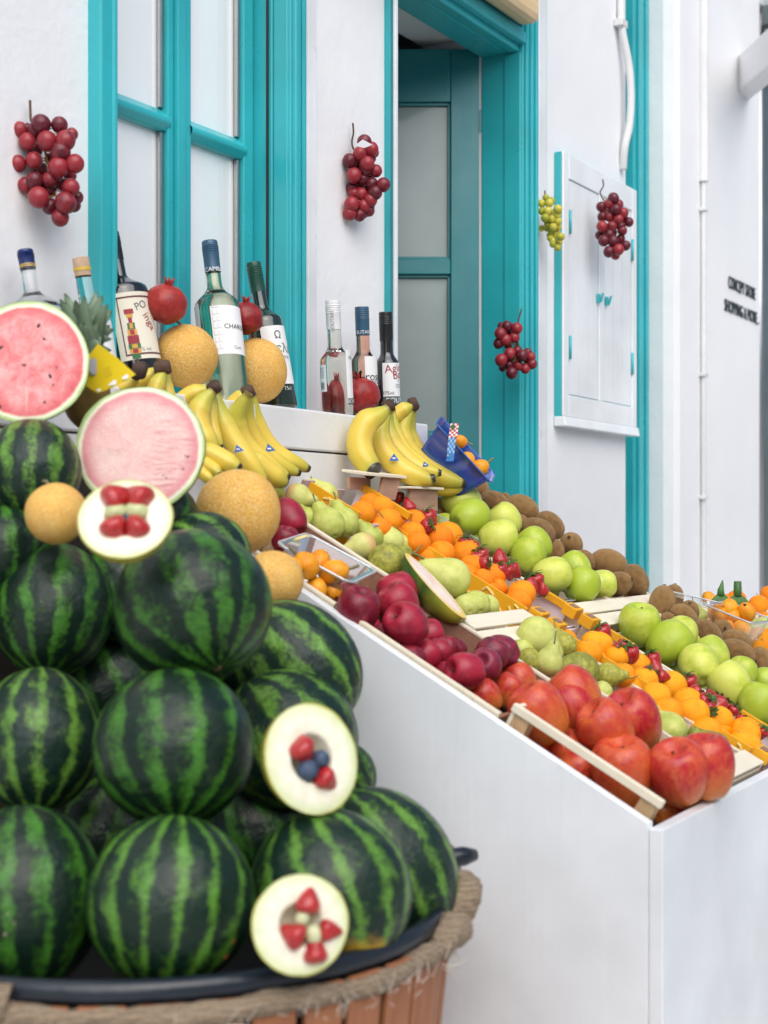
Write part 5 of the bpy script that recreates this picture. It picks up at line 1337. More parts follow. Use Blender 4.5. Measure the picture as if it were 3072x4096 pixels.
# ================================================================ BOTTLES
def bottle(base_uv, top_uv, y, rb, rn, mat, label, cap, neck_f=.30, cap_f=.16, shoulder=.10, band=None, ytop=None, cap_ring=True, bz=None, nm='wine_bottle', group='bottles on the ledge'):
    b = on_y(base_uv[0], base_uv[1], y)
    if bz is not None: b = b+UP*(bz-b.z)
    t_ = on_y(top_uv[0], top_uv[1], y if ytop is None else ytop)
    axis = (t_-b); H = axis.length; zz = axis.normalized()
    tdep = depth(b); RB, RN = rb*tdep/F, rn*tdep/F
    face = (CAM-b); face = (face-zz*face.dot(zz)).normalized()     # local -Y looks at the camera
    M = basis((-face).cross(zz), -face, zz, b)
    zs, zn = H*(1-neck_f-shoulder), H*(1-neck_f)
    prof = [(0, .006), (RB*.5, .003), (RB*.85, 0), (RB*.97, .004), (RB, .012), (RB, zs*.98)]
    for i in range(1, 9):
        f = i/8; prof.append((RN+(RB-RN)*(.5+.5*math.cos(PI*f**.85)), zs+(zn-zs)*f))
    prof += [(RN*.98, H*(1-cap_f)), (RN*.96, H*.985), (0, H*.985)]
    o = MB().lathe(prof, 40).build(nm, mat, smooth=True, auto=50); o.matrix_basis = M
    cp = [(RN*.5, H*(1-cap_f)), (RN*1.04, H*(1-cap_f)), (RN*1.05, H*(1-cap_f*.45))]
    if cap_ring:
        z0 = H*(1-cap_f*.42)
        for i in range(5): cp += [(RN*1.10, z0+i*H*cap_f*.062), (RN*1.02, z0+i*H*cap_f*.062+H*cap_f*.03)]
    cp += [(RN*1.05, H*(1-cap_f*.06)), (RN*1.0, H), (0, H)]
    c = MB().lathe(cp, 32).build('cap', cap, o, smooth=True, auto=35)
    tag(o, label, 'bottle', group)
    return o, RB, RN, H
def patch(o, R_, z0, z1, a0, a1, mat, nm='label', off=.0006, n=18, parent=None):
    """part of a cylinder; angles in degrees, 0 faces the camera, positive to the right"""
    mb = MB(); vs = []
    for i in range(n+1):
        a = math.radians(a0+(a1-a0)*i/n)-PI/2
        for z in (z0, z1): vs.append(((R_+off)*math.cos(a), (R_+off)*math.sin(a), z))
    fs = [(2*i, 2*i+2, 2*i+3, 2*i+1) for i in range(n)]
    return mb.add(vs, fs).build(nm, mat, parent or o, smooth=True)
def wraptext(o, s, R_, zc, ac, size, mat, parent, off=.0011, vert=False, sx=1., spacing=1., rot=0.):
    t = text_mb(s, size, .00005, spacing)
    if vert: t.xform(Matrix.Rotation(PI/2, 4, 'Z'))
    if rot: t.xform(Matrix.Rotation(rot, 4, 'Z'))
    out = []
    for p in t.v:
        a = math.radians(ac)-PI/2+p.x*sx/R_
        r = R_+off+p.z
        out.append(Vector((r*math.cos(a), r*math.sin(a), zc+p.y)))
    t.v = out
    return t.build('lettering', mat, parent)
LT_ = LEDGE_T+.0005
# small bottles on the right of the ledge
o, RB, RN, H = bottle((1353, 1640), (1330, 1202), YB, 63, 28, M_GWINE, 'clear bottle of white wine with white cap, leftmost of the three small bottles', M_CAPWHITE, .385, .25, .13, bz=LT_)
l = patch(o, RB, H*.22, H*.45, -88, -38, M_PAPER, 'back_label'); 
for i in range(7): patch(o, RB, H*.24, H*.30, -72+i*3.6, -70.5+i*3.6, M_INK, 'barcode_bar', .0012, 2, l)
for i in range(6): patch(o, RB, H*(.42-i*.016), H*(.424-i*.016), -80, -46, M_INKGREY, 'print_line', .0012, 4, l)
l = patch(o, RB, H*.155, H*.57, 40, 140, M_PAPER); patch(o, RB, H*.10, H*.152, 40, 140, M_BAND, 'label_band')
wraptext(o, 'BOUTARI', RB, H*.126, 80, .012, M_WHITEINK, l, .0014)
wraptext(o, 'Mo', RB, H*.50, 66, .012, M_INKGREY, l)
wraptext(o, 'BOUTARI', RN*1.05, H*.82, -8, .0105, M_INKGREY, o, .0006, True)
o, RB, RN, H = bottle((1462, 1650), (1447, 1228), YB+.012, 53, 27, M_GROSE, 'small bottle of pink rose wine with blue cap behind the pomegranate', M_CAPBLUE, .37, .25, .12, bz=LT_)
l = patch(o, RB, H*.22, H*.56, 5, 120, M_PAPER); patch(o, RB, H*.155, H*.218, 5, 120, M_BAND, 'label_band')
wraptext(o, 'rosé', RB, H*.38, 50, .026, M_INK, l); wraptext(o, 'demi sec', RB, H*.335, 52, .012, M_INK, l)
wraptext(o, 'BOUTARI', RB, H*.186, 56, .016, M_WHITEINK, l, .0014)
wraptext(o, 'BOUTARI', RN*1.05, H*.775, -8, .0105, M_WHITEINK, o, .0006)
o, RB, RN, H = bottle((1556, 1660), (1542, 1249), YB+.012, 47, 26, M_GBLACK, 'small dark red wine bottle with black cap and white label', M_CAPBLACK, .36, .26, .10, bz=LT_)
l = patch(o, RB, H*.24, H*.54, -24, 110, M_PAPER); patch(o, RB, H*.17, H*.236, -24, 110, M_BAND, 'label_band')
wraptext(o, 'Agio', RB, H*.49, 38, .026, M_INKRED, l, rot=.12); wraptext(o, 'Bo', RB, H*.43, 55, .026, M_INKRED, l, rot=.1)
wraptext(o, '2', RB, H*.38, 60, .010, M_INKGREY, l)
wraptext(o, '375ml', RB, H*.268, 2, .011, M_INK, l); wraptext(o, 'BOUTARI', RB, H*.203, 62, .016, M_WHITEINK, l, .0014)
for i in range(3): patch(o, RB, H*(.345-i*.013), H*(.349-i*.013), 40, 75, M_INKGREY, 'print_line', .0012, 4, l)
# green bottle leaning by the window jamb
o, RB, RN, H = bottle((1118, 1612), (1013, 1052), YB+.03, 76, 29, M_GGREEN, 'dark green wine bottle leaning behind the right cantaloupe', M_CAPGREEN, .29, .20, .11, ytop=D-.02, bz=LT_)
l = patch(o, RB, H*.16, H*.55, -15, 120, M_PAPER)
wraptext(o, 'Μελι', RB, H*.395, 33, .027, M_INKGREEN, l); wraptext(o, 'lens', RB, H*.34, 52, .014, M_INKGREY, l)
q = MB(); wv = [(.5, .0), (.44, .022), (.30, .03), (.2, .02)]
t = wraptext(o, 'Ω', RB, H*.485, 36, .022, M_INK, l)
wraptext(o, '75cl', RB, H*.13, 40, .011, M_WHITEINK, o)
# tall white wine in the middle
o, RB, RN, H = bottle((912, 1600), (838, 967), YB+.012, 90, 31, M_GCHARD, 'tall pale green white wine bottle with blue cap beside the pomegranates', M_CAPBLUE, .275, .19, .12, ytop=YB+.07, bz=LT_)
l = patch(o, RB, H*.27, H*.565, -18, 95, M_PAPER); patch(o, RB, H*.40, H*.60, -98, -52, M_PAPERG, 'back_label')
wraptext(o, 'CHARDONNAY', RB, H*.435, 76, .0135, M_INK, l)
wraptext(o, 'Cava', RB, H*.31, 45, .009, M_INKGREY, l)
lk = MB()
for i in range(7):
    for j in range(2):
        a0 = -14+j*11; z0 = H*(.30+i*.042)
        patch(o, RB, z0, z0+H*.004, a0, a0+9, M_PAPERG, 'label_key_pattern', .0011, 4, l); patch(o, RB, z0, z0+H*.03, a0, a0+1.2, M_PAPERG, 'label_key_pattern', .0011, 2, l)
wraptext(o, 'CAMBAS', RN*1.05, H*.815, 22, .012, M_WHITEINK, o, .0008)
# big dark bottle with the painted label, in the window recess
o, RB, RN, H = bottle((566, 1570), (444, 930), D-.05, 104, 30, M_GBLACK, 'dark wine bottle with painted cream label leaning in the window corner', M_CAPBLACK, .26, .17, .10, ytop=D+.005, bz=LT_)
l = patch(o, RB, H*.20, H*.60, -30, 78, M_PAPERC)
for a0, a1, z0, z1 in ((-16, -13.5, .225, .57), (-16, 78, .565, .575), (-16, 78, .225, .235)): patch(o, RB, H*z0, H*z1, a0, a1, M_INKMAROON, 'label_border', .0012, 8, l)
cols = [M_INKRED, M_INKGREEN, simple('label_ochre', (.70, .36, .05), .6)]
z = .50
for i, (w, h, c) in enumerate(((10, .030, 0), (7, .022, 2), (4, .03, 0), (8, .04, 1), (10, .035, 2), (12, .05, 0), (13, .03, 1), (12, .03, 2), (9, .03, 1), (3, .03, 3), (10, .008, 3))):
    z -= h; mt = cols[c] if c < 3 else M_INKMAROON
    patch(o, RB, H*z, H*(z+h*.96), 6-w*1.0, 6+w*1.0, mt, 'label_picture', .0012, 6, l)
    if i in (3, 4, 6, 7): patch(o, RB, H*(z+h*.1), H*(z+h*.9), 6-w*.45, 6+w*.45, cols[(c+1) % 3], 'label_picture', .0014, 4, l)
wraptext(o, 'PO', RB, H*.515, 36, .019, M_BAND, l, rot=.3); wraptext(o, 'inga', RB, H*.42, 52, .021, M_INKRED, l, rot=-1.1)
wraptext(o, '11.5% vol', RB, H*.255, 22, .009, M_INKGREY, l)
# clear spirits at far left
o, RB, RN, H = bottle((185, 1560), (100, 1003), D-.10, 112, 31, M_GCLEAR, 'clear spirit bottle with navy blue cap behind the red halved watermelon', M_CAPNAVY, .30, .14, .16, ytop=D-.05, bz=LT_, nm='spirit_bottle')
patch(o, RN*1.05, H*.865, H*.872, -80, 80, M_GOLD, 'cap_band', .0006); patch(o, RN*1.05, H*.88, H*.886, -80, 80, M_GOLD, 'cap_band', .0006)
o, RB, RN, H = bottle((400, 1560), (322, 1032), D-.085, 82, 32, M_GTURQ, 'clear bottle with cork stopper and turquoise shoulder behind the pineapple leaves', M_CORK, .34, .14, .12, ytop=D-.06, cap_ring=False, bz=LT_, nm='spirit_bottle')
patch(o, RN*1.06, H*.90, H*.925, -85, 85, M_GOLD, 'cap_band', .0006); patch(o, RB, H*.15, H*.50, -30, 90, M_PAPER)

# ================================================================ BANANAS
def banana(parent, pts, r, t0, t1, sd_=0, tipk=.32, neck=.40):
    n = len(pts)
    P = [at(u, v, t0+(t1-t0)*i/(n-1)) for i, (u, v) in enumerate(pts)]
    C = crom(P, 7); k = len(C); tm = (t0+t1)/2; R_ = 1.2*r*tm/F
    L = [0]
    for i in range(1, k): L.append(L[-1]+(C[i]-C[i-1]).length)
    L = [x/L[-1] for x in L]
    rad = []
    for f in L:
        a = neck+(1-neck)*min(1, max(0, (f-.04)/.26))**.8 if f < .30 else 1.
        if f > .70: a *= 1-(1-tipk)*((f-.70)/.30)**1.9
        rad.append(R_*a)
    return MB().tube(C, rad, 15, True, lobes=.045, uvv=L, twist=rnd.uniform(0, 1)).build('banana', M_BAN, parent, True, smooth=True, auto=60)
def crown(parent, u0, v0, u1, v1, r, t):
    a, b = at(u0, v0, t), at(u1, v1, t); q = MB(); P = [a+(b-a)*i/7 for i in range(8)]
    rough_tube(q, P, [r*t/F*x for x in (.75, 1.0, 1.05, 1.1, 1.1, 1.05, 1.0, .8)], 12, .35, 45.)
    q.build('crown', M_CROWN, parent, True, smooth=True)
def sticker(parent, u, v, r, t, rot):
    q = MB(); vs = []
    for i in range(3):
        a = rot+i*2*PI/3; vs.append(at(u+r*1.2*math.cos(a), v+r*math.sin(a), t))
    k = len(vs); n = AX*-.0006
    q.add(vs+[p+n for p in vs], [(0, 1, 2), (5, 4, 3), (0, 3, 4, 1), (1, 4, 5, 2), (2, 5, 3, 0)]); o = q.build('sticker', M_STICKER, parent, True)
    q = MB(); c = (vs[0]+vs[1]+vs[2])/3
    q.tube([c+n*1.5-RX*r*.35*t/F, c+n*1.5+RX*r*.35*t/F], r*.16*t/F, 6); q.build('sticker_print', M_WHITEINK, o, True)
def bk(o, k): return lambda *p: [(o[0]+x*k, o[1]+y*k) for x, y in p]
g = bk((1300, 1500), .4219)
def bunch(u, v, t, label):
    return tag(empty('banana_bunch', at(u, v, t)), label, 'bananas', 'banana bunches')
b = bunch(1650, 1900, 3.3, 'yellow banana bunch at right leaning in front of the doorway')
banana(b, g((600, 320), (500, 390), (390, 460), (325, 610), (345, 760), (420, 870), (470, 920)), 44, 3.10, 3.06, 0, .7)
banana(b, g((600, 330), (550, 430), (515, 560), (540, 690), (640, 820), (780, 930), (960, 990), (1045, 975)), 39, 3.17, 3.15)
banana(b, g((620, 330), (600, 430), (605, 540), (650, 660), (740, 770), (860, 870), (1000, 920), (1105, 930)), 31, 3.23, 3.22)
banana(b, g((640, 330), (640, 430), (665, 560), (730, 690), (830, 800), (960, 880), (1080, 930)), 28, 3.27, 3.26)
banana(b, g((830, 290), (740, 330), (680, 380), (640, 440)), 24, 3.31, 3.31, 0, .8)
banana(b, g((835, 310), (770, 410), (730, 530), (750, 660), (830, 780), (950, 890), (1120, 980), (1335, 1035)), 37, 3.32, 3.33)
banana(b, g((845, 320), (805, 430), (795, 560), (850, 690), (960, 820), (1100, 910), (1330, 1020)), 30, 3.37, 3.38)
banana(b, g((700, 880), (860, 990), (1050, 1050), (1200, 1060), (1340, 1042)), 34, 3.35, 3.34)
crown(b, *g((540, 310))[0], *g((660, 285))[0], 24, 3.20); crown(b, *g((800, 295))[0], *g((880, 262))[0], 27, 3.32)
sticker(b, *g((655, 790))[0], 20, 3.125, .5); sticker(b, *g((950, 850))[0], 14, 3.205, .2)
g = bk((700, 1500), .4219)
b = bunch(1050, 1800, 2.78, 'greenish banana bunch standing on the pears with a blue sticker')
banana(b, g((690, 160), (620, 215), (560, 265), (500, 320)), 26, 2.80, 2.80, 0, .35)
banana(b, g((700, 170), (630, 280), (575, 400), (585, 530), (650, 660), (760, 770), (900, 880), (1085, 985)), 39, 2.74, 2.80)
banana(b, g((720, 170), (690, 290), (680, 420), (715, 560), (800, 690), (920, 800), (1050, 880), (1190, 935)), 31, 2.79, 2.86)
banana(b, g((735, 170), (735, 290), (755, 430), (820, 580), (930, 720), (1060, 810), (1170, 850), (1275, 895)), 34, 2.83, 2.90)
banana(b, g((640, 700), (760, 820), (880, 920), (980, 985), (1060, 1030)), 38, 2.76, 2.80)
crown(b, *g((640, 185))[0], *g((750, 135))[0], 26, 2.76)
sticker(b, *g((895, 700))[0], 22, 2.80, .3)
b = bunch(860, 1750, 2.62, 'ripe yellow banana bunch right of the pink halved watermelon')
banana(b, g((360, 150), (270, 250), (215, 380), (235, 520), (310, 640), (390, 740)), 40, 2.60, 2.58)
banana(b, g((370, 160), (345, 290), (345, 420), (375, 560), (440, 690)), 22, 2.64, 2.62)
banana(b, g((390, 160), (405, 290), (450, 440), (530, 600), (650, 770), (760, 920), (860, 1040)), 38, 2.66, 2.66)
banana(b, g((340, 130), (230, 160), (130, 200), (40, 280), (-20, 380)), 30, 2.66, 2.66)
banana(b, g((200, 640), (310, 730), (420, 790), (530, 850), (625, 885)), 36, 2.54, 2.52)
banana(b, g((220, 780), (300, 850), (370, 900), (430, 950)), 24, 2.53, 2.50)
banana(b, g((180, 860), (250, 920), (310, 970), (350, 1010)), 22, 2.52, 2.50)
crown(b, *g((310, 150))[0], *g((430, 95))[0], 27, 2.62)
sticker(b, *g((600, 705))[0], 20, 2.60, .2)
g = bk((0, 900), .617)
b = bunch(620, 1530, 2.52, 'banana bunch behind the yellow tag, farthest left of the bananas')
banana(b, g((1060, 930), (960, 985), (880, 1035), (800, 1075), (740, 1100)), 28, 2.54, 2.54)
banana(b, g((1070, 940), (1030, 1010), (1000, 1080), (990, 1160), (1010, 1260)), 28, 2.52, 2.50)
banana(b, g((1085, 940), (1075, 1020), (1090, 1100), (1130, 1180), (1180, 1260)), 24, 2.55, 2.54)
banana(b, g((890, 950), (850, 1020), (800, 1050), (740, 1080)), 22, 2.50, 2.50)
crown(b, *g((1000, 935))[0], *g((1105, 915))[0], 28, 2.52); crown(b, *g((860, 935))[0], *g((945, 960))[0], 33, 2.47)

# ================================================================ GRAPES
def grapes(pts, o, k, y, me, label, stem, kind='red', stub=()):
    c = on_y(o[0]+sum(p[0] for p in pts)/len(pts)*k, o[1]+sum(p[1] for p in pts)/len(pts)*k, y)
    root = tag(empty('grape_bunch', c), label, 'grapes', 'hanging grape bunches')
    T = depth(c); cx = sum(p[0] for p in pts)/len(pts)
    rmax = max(p[2] for p in pts)
    GP = []
    for i, (x, yy, r) in enumerate(pts):
        big = (r/rmax)
        t = T*(1-.010*(big-.8)*3)+(.0 if big > .72 else .018)
        # a grape drawn over its neighbours hangs nearer to the street
        p = at(o[0]+x*k, o[1]+yy*k, t)
        GP.append(p)
        mm = frame_z(Vector((rnd.uniform(-.4, .4), rnd.uniform(-.4, .4), 1)), p-c, r*1.15*k*t/F, rnd.uniform(0, 6))
        g_ = inst(me, 'grape', mm, root)
    rr_ = random.Random(len(pts))
    for _ in range(int(len(pts)*.55)):
        a, b_ = rr_.sample(pts, 2)
        if math.hypot(a[0]-b_[0], a[1]-b_[1]) > rmax*4.2: continue
        x, yy = (a[0]+b_[0])/2, (a[1]+b_[1])/2
        p = at(o[0]+x*k, o[1]+yy*k, T*1.0+.012+.008*rr_.random())
        inst(me, 'grape', frame_z(Vector((rr_.uniform(-.4, .4), 0, 1)), p-c, rmax*.78*k*T/F, rr_.uniform(0, 6)), root)
    # hidden stalk and its twigs
    S = [at(o[0]+x*k, o[1]+yy*k, T+.004) for x, yy in stem]
    q = MB(); q.tube(crom(S, 6), .0022, 7); 
    q.build('stem', M_STEM, root, True, smooth=True)
    q = MB(); top = S[-1]; low = min(GP, key=lambda p: p.z)
    core = [top+(low-top)*f+AX*.012 for f in (0, .3, .6, .95)]
    q.tube(core, [.0022, .002, .0016, .001], 6)
    for p in GP:
        f = max(0, min(.95, (top.z-p.z)/max(1e-4, top.z-low.z)-.06)); a = top+(low-top)*f+AX*.012
        q.tube([a, (a+p)/2+AX*.002, p], [.0011, .0009, .0009], 5, cap=False)
    q.build('stalk', simple('grape_twig', (.36, .20, .06), .7), root, True, smooth=True)
    return root
GL = [(127, 842, 46), (267, 805, 55), (228, 848, 46), (385, 810, 47), (178, 918, 50), (305, 915, 57), (425, 910, 57), (465, 870, 36), (392, 983, 57), (485, 1062, 53), (220, 1040, 48), (378, 1085, 57), (113, 1060, 48), (225, 1172, 50), (325, 1165, 47), (462, 1215, 48), (250, 1280, 60), (425, 1315, 60), (323, 1338, 45), (390, 1410, 50), (500, 1280, 36), (165, 1200, 45), (265, 1100, 40), (235, 970, 38), (478, 1330, 40), (455, 1140, 36), (330, 1030, 36), (310, 1240, 36), (160, 1110, 38), (390, 1190, 36)]
rt = grapes(GL, (0, 0), .617, D-.045, GR, 'red grape bunch on the white wall left of the window', [(195, 650), (197, 720), (205, 790), (250, 850)])
GM = [(703, 922, 42), (748, 968, 41), (675, 998, 42), (608, 1043, 41), (720, 1060, 43), (740, 1025, 34), (710, 1105, 39), (777, 1108, 36), (635, 1138, 43), (695, 1160, 36), (618, 1218, 33), (750, 1190, 36), (825, 1198, 40), (683, 1258, 36), (773, 1250, 40), (743, 1297, 38), (620, 1323, 43), (698, 1337, 37), (608, 1382, 40), (672, 1393, 36), (733, 1366, 32), (635, 1250, 34), (592, 1160, 28), (665, 1200, 26), (768, 990, 26), (655, 1080, 26), (720, 1230, 26)]
rt = grapes(GM, (1024, 0), .617, D-.035, GR, 'red grape bunch with a scrap of white paper, between window and door', [(628, 798), (632, 860), (622, 920), (635, 970), (680, 1010)])
pp_ = [on_y(1024+x*.617, y*.617, D-.07) for x, y in ((640, 945), (690, 905), (752, 938), (700, 960))]
q = MB(); q.add(pp_+[p+Vector((0, -.001, 0)) for p in pp_], [(0, 1, 2, 3), (7, 6, 5, 4)]); q.build('paper_scrap', M_PAPER, rt, True)
GGR = [(220, 1282, 20), (192, 1318, 22), (240, 1318, 24), (258, 1303, 21), (297, 1357, 26), (232, 1368, 24), (195, 1368, 22), (292, 1392, 24), (215, 1412, 24), (260, 1417, 23), (297, 1432, 23), (230, 1455, 20), (267, 1472, 23), (300, 1470, 20), (293, 1492, 18), (255, 1502, 20), (225, 1485, 15), (315, 1535, 23), (250, 1545, 20), (263, 1562, 20), (308, 1570, 18), (265, 1582, 20), (297, 1605, 20), (192, 1480, 18), (262, 1385, 18), (280, 1440, 16)]
grapes(GGR, (2048, 0), .617, YC-.035, GG, 'green grape bunch hanging at the right door frame edge', [(212, 1235), (215, 1262), (225, 1290), (250, 1340)])
GC = [(658, 1285, 32), (632, 1320, 30), (577, 1340, 28), (690, 1325, 28), (673, 1358, 32), (722, 1380, 30), (585, 1405, 28), (632, 1405, 28), (690, 1420, 30), (757, 1440, 27), (583, 1468, 32), (647, 1467, 30), (705, 1465, 28), (715, 1495, 28), (735, 1430, 25), (630, 1520, 30), (595, 1560, 32), (655, 1562, 32), (705, 1545, 25), (737, 1592, 28), (690, 1618, 33), (628, 1632, 32), (670, 1655, 26), (567, 1525, 25), (610, 1360, 20), (660, 1510, 20), (690, 1385, 20)]
grapes(GC, (2048, 0), .617, CY-.085, GR, 'red grape bunch hanging in front of the white wall cabinet', [(588, 1162), (592, 1205), (572, 1248), (590, 1290), (640, 1370)])
GF = [(218, 1200, 33), (285, 1213, 34), (180, 1200, 25), (173, 1250, 36), (228, 1265, 25), (268, 1275, 32), (207, 1292, 35), (160, 1315, 32), (225, 1330, 25), (237, 1385, 35), (290, 1365, 28), (320, 1398, 35), (360, 1375, 25), (380, 1410, 30), (265, 1420, 25), (178, 1430, 38), (230, 1462, 30), (295, 1467, 30), (390, 1457, 30), (342, 1488, 30), (250, 1517, 36), (190, 1480, 25), (212, 1405, 22)]
grapes(GF, (1900, 600), .588, YC-.03, GR, 'red grape bunch in two clumps on the turquoise door frame', [(318, 1080), (300, 1140), (292, 1190), (285, 1290), (300, 1340)])

# ================================================================ BLUE PUNNET, PINEAPPLE, TAG
c0 = at(1768, 1679, 3.30); k = 3.30/F
e1 = RX*(203*k)-UP*(226*k)+AX*.01; e2 = RX*(-108*k)-UP*(98*k)+AX*.02
e3 = e1.cross(e2).normalized()
if e3.dot(AX) < 0: e3 = -e3
e3 = (e3+RX*.35+UP*.0).normalized()
W_, Dp, Hh = e1.length/2, .052, e2.length
z_ = -e2.normalized(); x_ = (e1-z_*e1.dot(z_)).normalized(); y_ = z_.cross(x_)
if y_.dot(AX) < 0: x_, y_ = -x_, -y_
ctr = c0+e1/2+AX*Dp+e2
bp = punnet_mb(W_, Dp, Hh, .80, .006, .010).build('punnet', M_BLUEPL, smooth=True, auto=40)
bp.matrix_basis = basis(x_, y_, z_, ctr)
tag(bp, 'translucent blue plastic punnet tipped on its side holding loquats', 'punnet')
rim = MB(); rg = [Vector(p) for p in rr_ring(W_+.006, Dp+.006, Hh)]; rim.tube(rg+[rg[0]], .0018, 6); rim.build('rim_bead', simple('blue_rim_bead', (.05, .14, .50), .25), bp, smooth=True)
def strip(u0, v0, u1, v1, w, t, cols_, nm, n=9):
    a, b_ = at(u0, v0, t), at(u1, v1, t); d = (b_-a); s_ = RX*(w*t/F); q = MB()
    for i in range(n):
        for j in range(4):
            p = [a+d*(i/n)+s_*(j/4), a+d*(i/n)+s_*((j+1)/4), a+d*((i+1)/n)+s_*((j+1)/4), a+d*((i+1)/n)+s_*(j/4)]
            q.add(p+[x+AX*.0008 for x in p], [(3, 2, 1, 0), (4, 5, 6, 7), (0, 1, 5, 4), (1, 2, 6, 5), (2, 3, 7, 6), (3, 0, 4, 7)], (0 if (i+j) % 2 else 1) if i < n-3 or nm != 'blue_strip' else 0)
    return q.build(nm, cols_, bp, True)
strip(1795, 1748, 1784, 1845, 30, 3.27, [simple('strip_blue', (.03, .22, .60), .4), simple('strip_pale', (.35, .55, .80), .4)], 'blue_strip')
strip(1802, 1694, 1794, 1752, 34, 3.27, [simple('strip_red', (.62, .05, .08), .4), M_PAPER], 'red_strip', 7)
q = MB(); a = at(1792, 1822, 3.266); q.tube([a, a+AX*.002], 5*3.27/F, 12); q.build('rivet', M_METAL, bp, True)
q = MB(); a = at(1812, 1707, 3.266); q.tube([a, a+AX*.003], 9*3.27/F, 10); q.build('printed_leaf', M_LEAF, bp, True)
for (u, v, r, a, st, dt, lab) in ((1838, 1766, 29, (.85, -.15, .2), 1, .06, 'upper loquat in the blue punnet with its stalk pointing right'), (1872, 1835, 29, (-.5, .5, -.5), 0, .05, 'middle loquat in the blue punnet showing its open end'), (1918, 1873, 37, (.8, .55, .1), 1, .04, 'wrinkled loquat at the lower lip of the blue punnet')):
    loc = at(u, v, 3.30+dt); put('loquat', LOQ[0], loc, r*depth(loc)/F, cdir(*a), None, (ST_LOQ, END_LOQ) if st else (END_LOQ,), None, 'loquat', lab, (1, 1, 1), 'loquats in the blue punnet')
loc = at(1955, 1896, 3.33)
# pineapple
PT = 2.22
pb_, ptp = at(385, 1500, PT), at(392, 1400, PT)
pin = tag(empty('pineapple', at(380, 1560, PT)), 'pineapple crown with grey green leaves behind the red halved watermelon', 'pineapple')
q = MB(); f_ = lambda p, a, i: p*(1+.05*math.sin(a*8+i*2.0)*math.sin(i*3.1))
q.lathe([(r*.036, z*.055) for r, z in sphere_prof(18)], 32, fn=f_); q.v = [p+at(345, 1570, PT) for p in q.v]
q.build('fruit', M_PINES, pin, True, smooth=True)
ends_ = [(258, 1172), (300, 1200), (385, 1165), (430, 1215), (350, 1230), (438, 1300), (445, 1355), (395, 1255), (330, 1290), (415, 1390), (300, 1300), (365, 1200), (440, 1240), (270, 1260), (350, 1330), (405, 1330), (445, 1400), (455, 1315), (448, 1240), (240, 1195), (410, 1180), (335, 1180)]
for i, (u, v) in enumerate(ends_):
    b0 = at(352+rnd.uniform(-12, 14), 1425+rnd.uniform(-15, 25), PT+rnd.uniform(-.02, .02)); e_ = at(u, v, PT+rnd.uniform(-.05, .03)); m_ = (b0*.45+e_*.55)+UP*.008-AX*.008
    P = crom([b0, m_, e_], 6); q = MB(); vs = []
    side_ = (e_-b0).cross(AX).normalized()
    for j, p in enumerate(P):
        f = j/(len(P)-1); w = (.0145*(1-f)**.7+.0006)
        vs += [p-side_*w, p-AX*.0-AX*(-.004), p+side_*w, p+AX*.006]
    fs = []
    for j in range(len(P)-1):
        b_ = j*4; fs += [(b_, b_+1, b_+5, b_+4), (b_+1, b_+2, b_+6, b_+5), (b_+2, b_+3, b_+7, b_+6), (b_+3, b_, b_+4, b_+7)]
    q.add(vs, fs); q.build('leaf', M_PINE, pin, True, smooth=True)
# yellow tag
TT = 2.17
pts_ = [(392, 1375), (470, 1432), (543, 1498), (462, 1545), (392, 1573), (345, 1545), (340, 1440)]
P = [at(u, v, TT-.0002*(u-340)) for u, v in pts_]
n_ = AX*.0012; kx = len(P)
tg = MB().add(P+[p+n_ for p in P], [tuple(range(kx-1, -1, -1)), tuple(range(kx, 2*kx))]+[(i, (i+1) % kx, (i+1) % kx+kx, i+kx) for i in range(kx)]).build('hang_tag', M_YCARD, loc=at(420, 1480, TT))
tag(tg, 'bright yellow card tag with round emblem hanging beside the pineapple', 'tag')
def tdisc(u, v, rx, ry, mat, nm, dz=-.0015, n=24, rot=0.):
    q = MB(); t = TT-.0002*(u-340)+dz; vs = [at(u, v, t)]
    for i in range(n):
        a = 2*PI*i/n; x, y = rx*math.cos(a), ry*math.sin(a); vs.append(at(u+x*math.cos(rot)-y*math.sin(rot), v+x*math.sin(rot)+y*math.cos(rot), t))
    q.add(vs, [(0, 1+(i+1) % n, 1+i) for i in range(n)]); return q.build(nm, mat, tg, True)
tdisc(376, 1467, 24, 35, M_INKGREY, 'emblem'); tdisc(376, 1467, 20, 31, simple('emblem_grey', (.42, .42, .44), .5), 'emblem', -.0022); tdisc(370, 1478, 9, 17, M_INK, 'emblem', -.003)
tdisc(458, 1530, 30, 10, M_PAPER, 'printed_box', -.0015, 4, -.42); tdisc(505, 1507, 18, 8, M_PAPER, 'printed_box', -.0015, 12, -.42); tdisc(395, 1560, 8, 6, M_PAPER, 'printed_box', -.0015, 8, -.2)
for i in range(4): tdisc(432+i*3, 1470+i*10, 28, 1.2, simple('tag_print', (.55, .34, .02), .6), 'print_line', -.0015, 6, -.45)

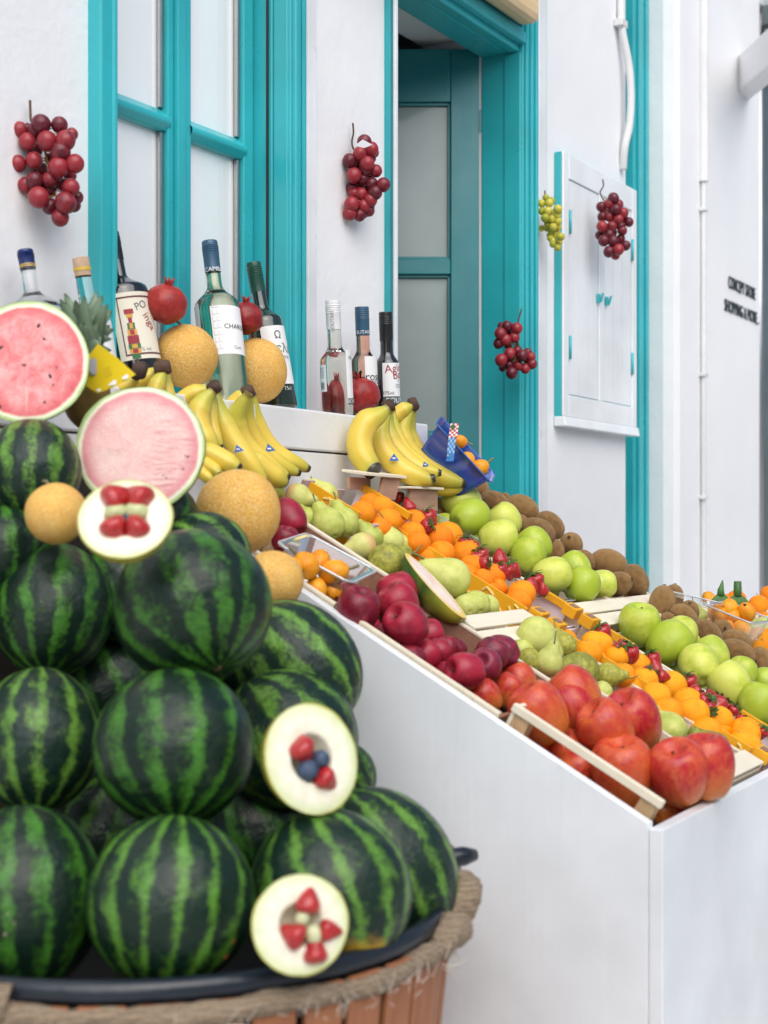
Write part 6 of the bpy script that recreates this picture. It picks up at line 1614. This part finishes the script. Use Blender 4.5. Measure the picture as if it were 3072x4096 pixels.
# ================================================================ LABELS OF THE HEAPS
for heap, obs in HEAPS.items():
    pr = []
    for o in obs:
        p = o.matrix_basis.translation; t = depth(p)
        pr.append((HV-F*(p-CAM).z/t, CX+F*(p-CAM).dot(RX)/t, o))
    pr.sort(key=lambda q: q[0])
    us = sorted(q[1] for q in pr)
    for i, (v, u, o) in enumerate(pr):
        if o.get('label'): continue
        w = ORD[i] if i < len(ORD) else 'last'
        if i == 0: o['label'] = 'topmost '+heap
        elif i == len(pr)-1: o['label'] = 'lowest '+heap
        else: o['label'] = w+' from the top, '+heap

# ================================================================ CAMERA, LIGHT
cd = bpy.data.cameras.new('camera'); cam = bpy.data.objects.new('camera', cd); COL.objects.link(cam)
cam.matrix_world = basis(RX, UP, -AX, CAM)
cd.sensor_fit = 'VERTICAL'; cd.sensor_height = 36; cd.sensor_width = 27; cd.lens = F/4096*36
cd.shift_y = -(2048-HV)/4096*1.0
cd.clip_start = .05; cd.clip_end = 300
cd.dof.use_dof = True; cd.dof.focus_distance = 3.15; cd.dof.aperture_fstop = cd.lens/1000/.0115
SC.camera = cam
w = bpy.data.worlds.new('World'); SC.world = w; w.use_nodes = True
nt = w.node_tree; bg = nt.nodes['Background']
SUN_EL, SUN_AZ = math.radians(46), math.radians(-136)     # azimuth of the sun from +X towards +Y
sky = nt.nodes.new('ShaderNodeTexSky'); sky.sky_type = 'NISHITA'; sky.sun_disc = False
sky.sun_elevation = SUN_EL; sky.sun_rotation = math.pi/2-SUN_AZ
sky.air_density = 1.0; sky.dust_density = 3.0; sky.ozone_density = 1.0
nt.links.new(sky.outputs[0], bg.inputs[0]); bg.inputs[1].default_value = .068
sd_ = bpy.data.lights.new('sun', 'SUN'); so = bpy.data.objects.new('sun', sd_); COL.objects.link(so)
dv = Vector((math.cos(SUN_EL)*math.cos(SUN_AZ), math.cos(SUN_EL)*math.sin(SUN_AZ), math.sin(SUN_EL)))
so.rotation_euler = dv.to_track_quat('Z', 'Y').to_euler()
sd_.energy = 1.5; sd_.angle = math.radians(78); sd_.color = (.985, .985, .975)
vs_ = SC.view_settings; vs_.view_transform = 'Standard'; vs_.look = 'None'; vs_.exposure = 1.0; vs_.gamma = 1
SC.cycles.use_denoising = True
SC.cycles.max_bounces = 10; SC.cycles.transparent_max_bounces = 24; SC.cycles.transmission_bounces = 10; SC.cycles.glossy_bounces = 5; SC.cycles.diffuse_bounces = 5
SC.cycles.caustics_reflective = False; SC.cycles.caustics_refractive = False
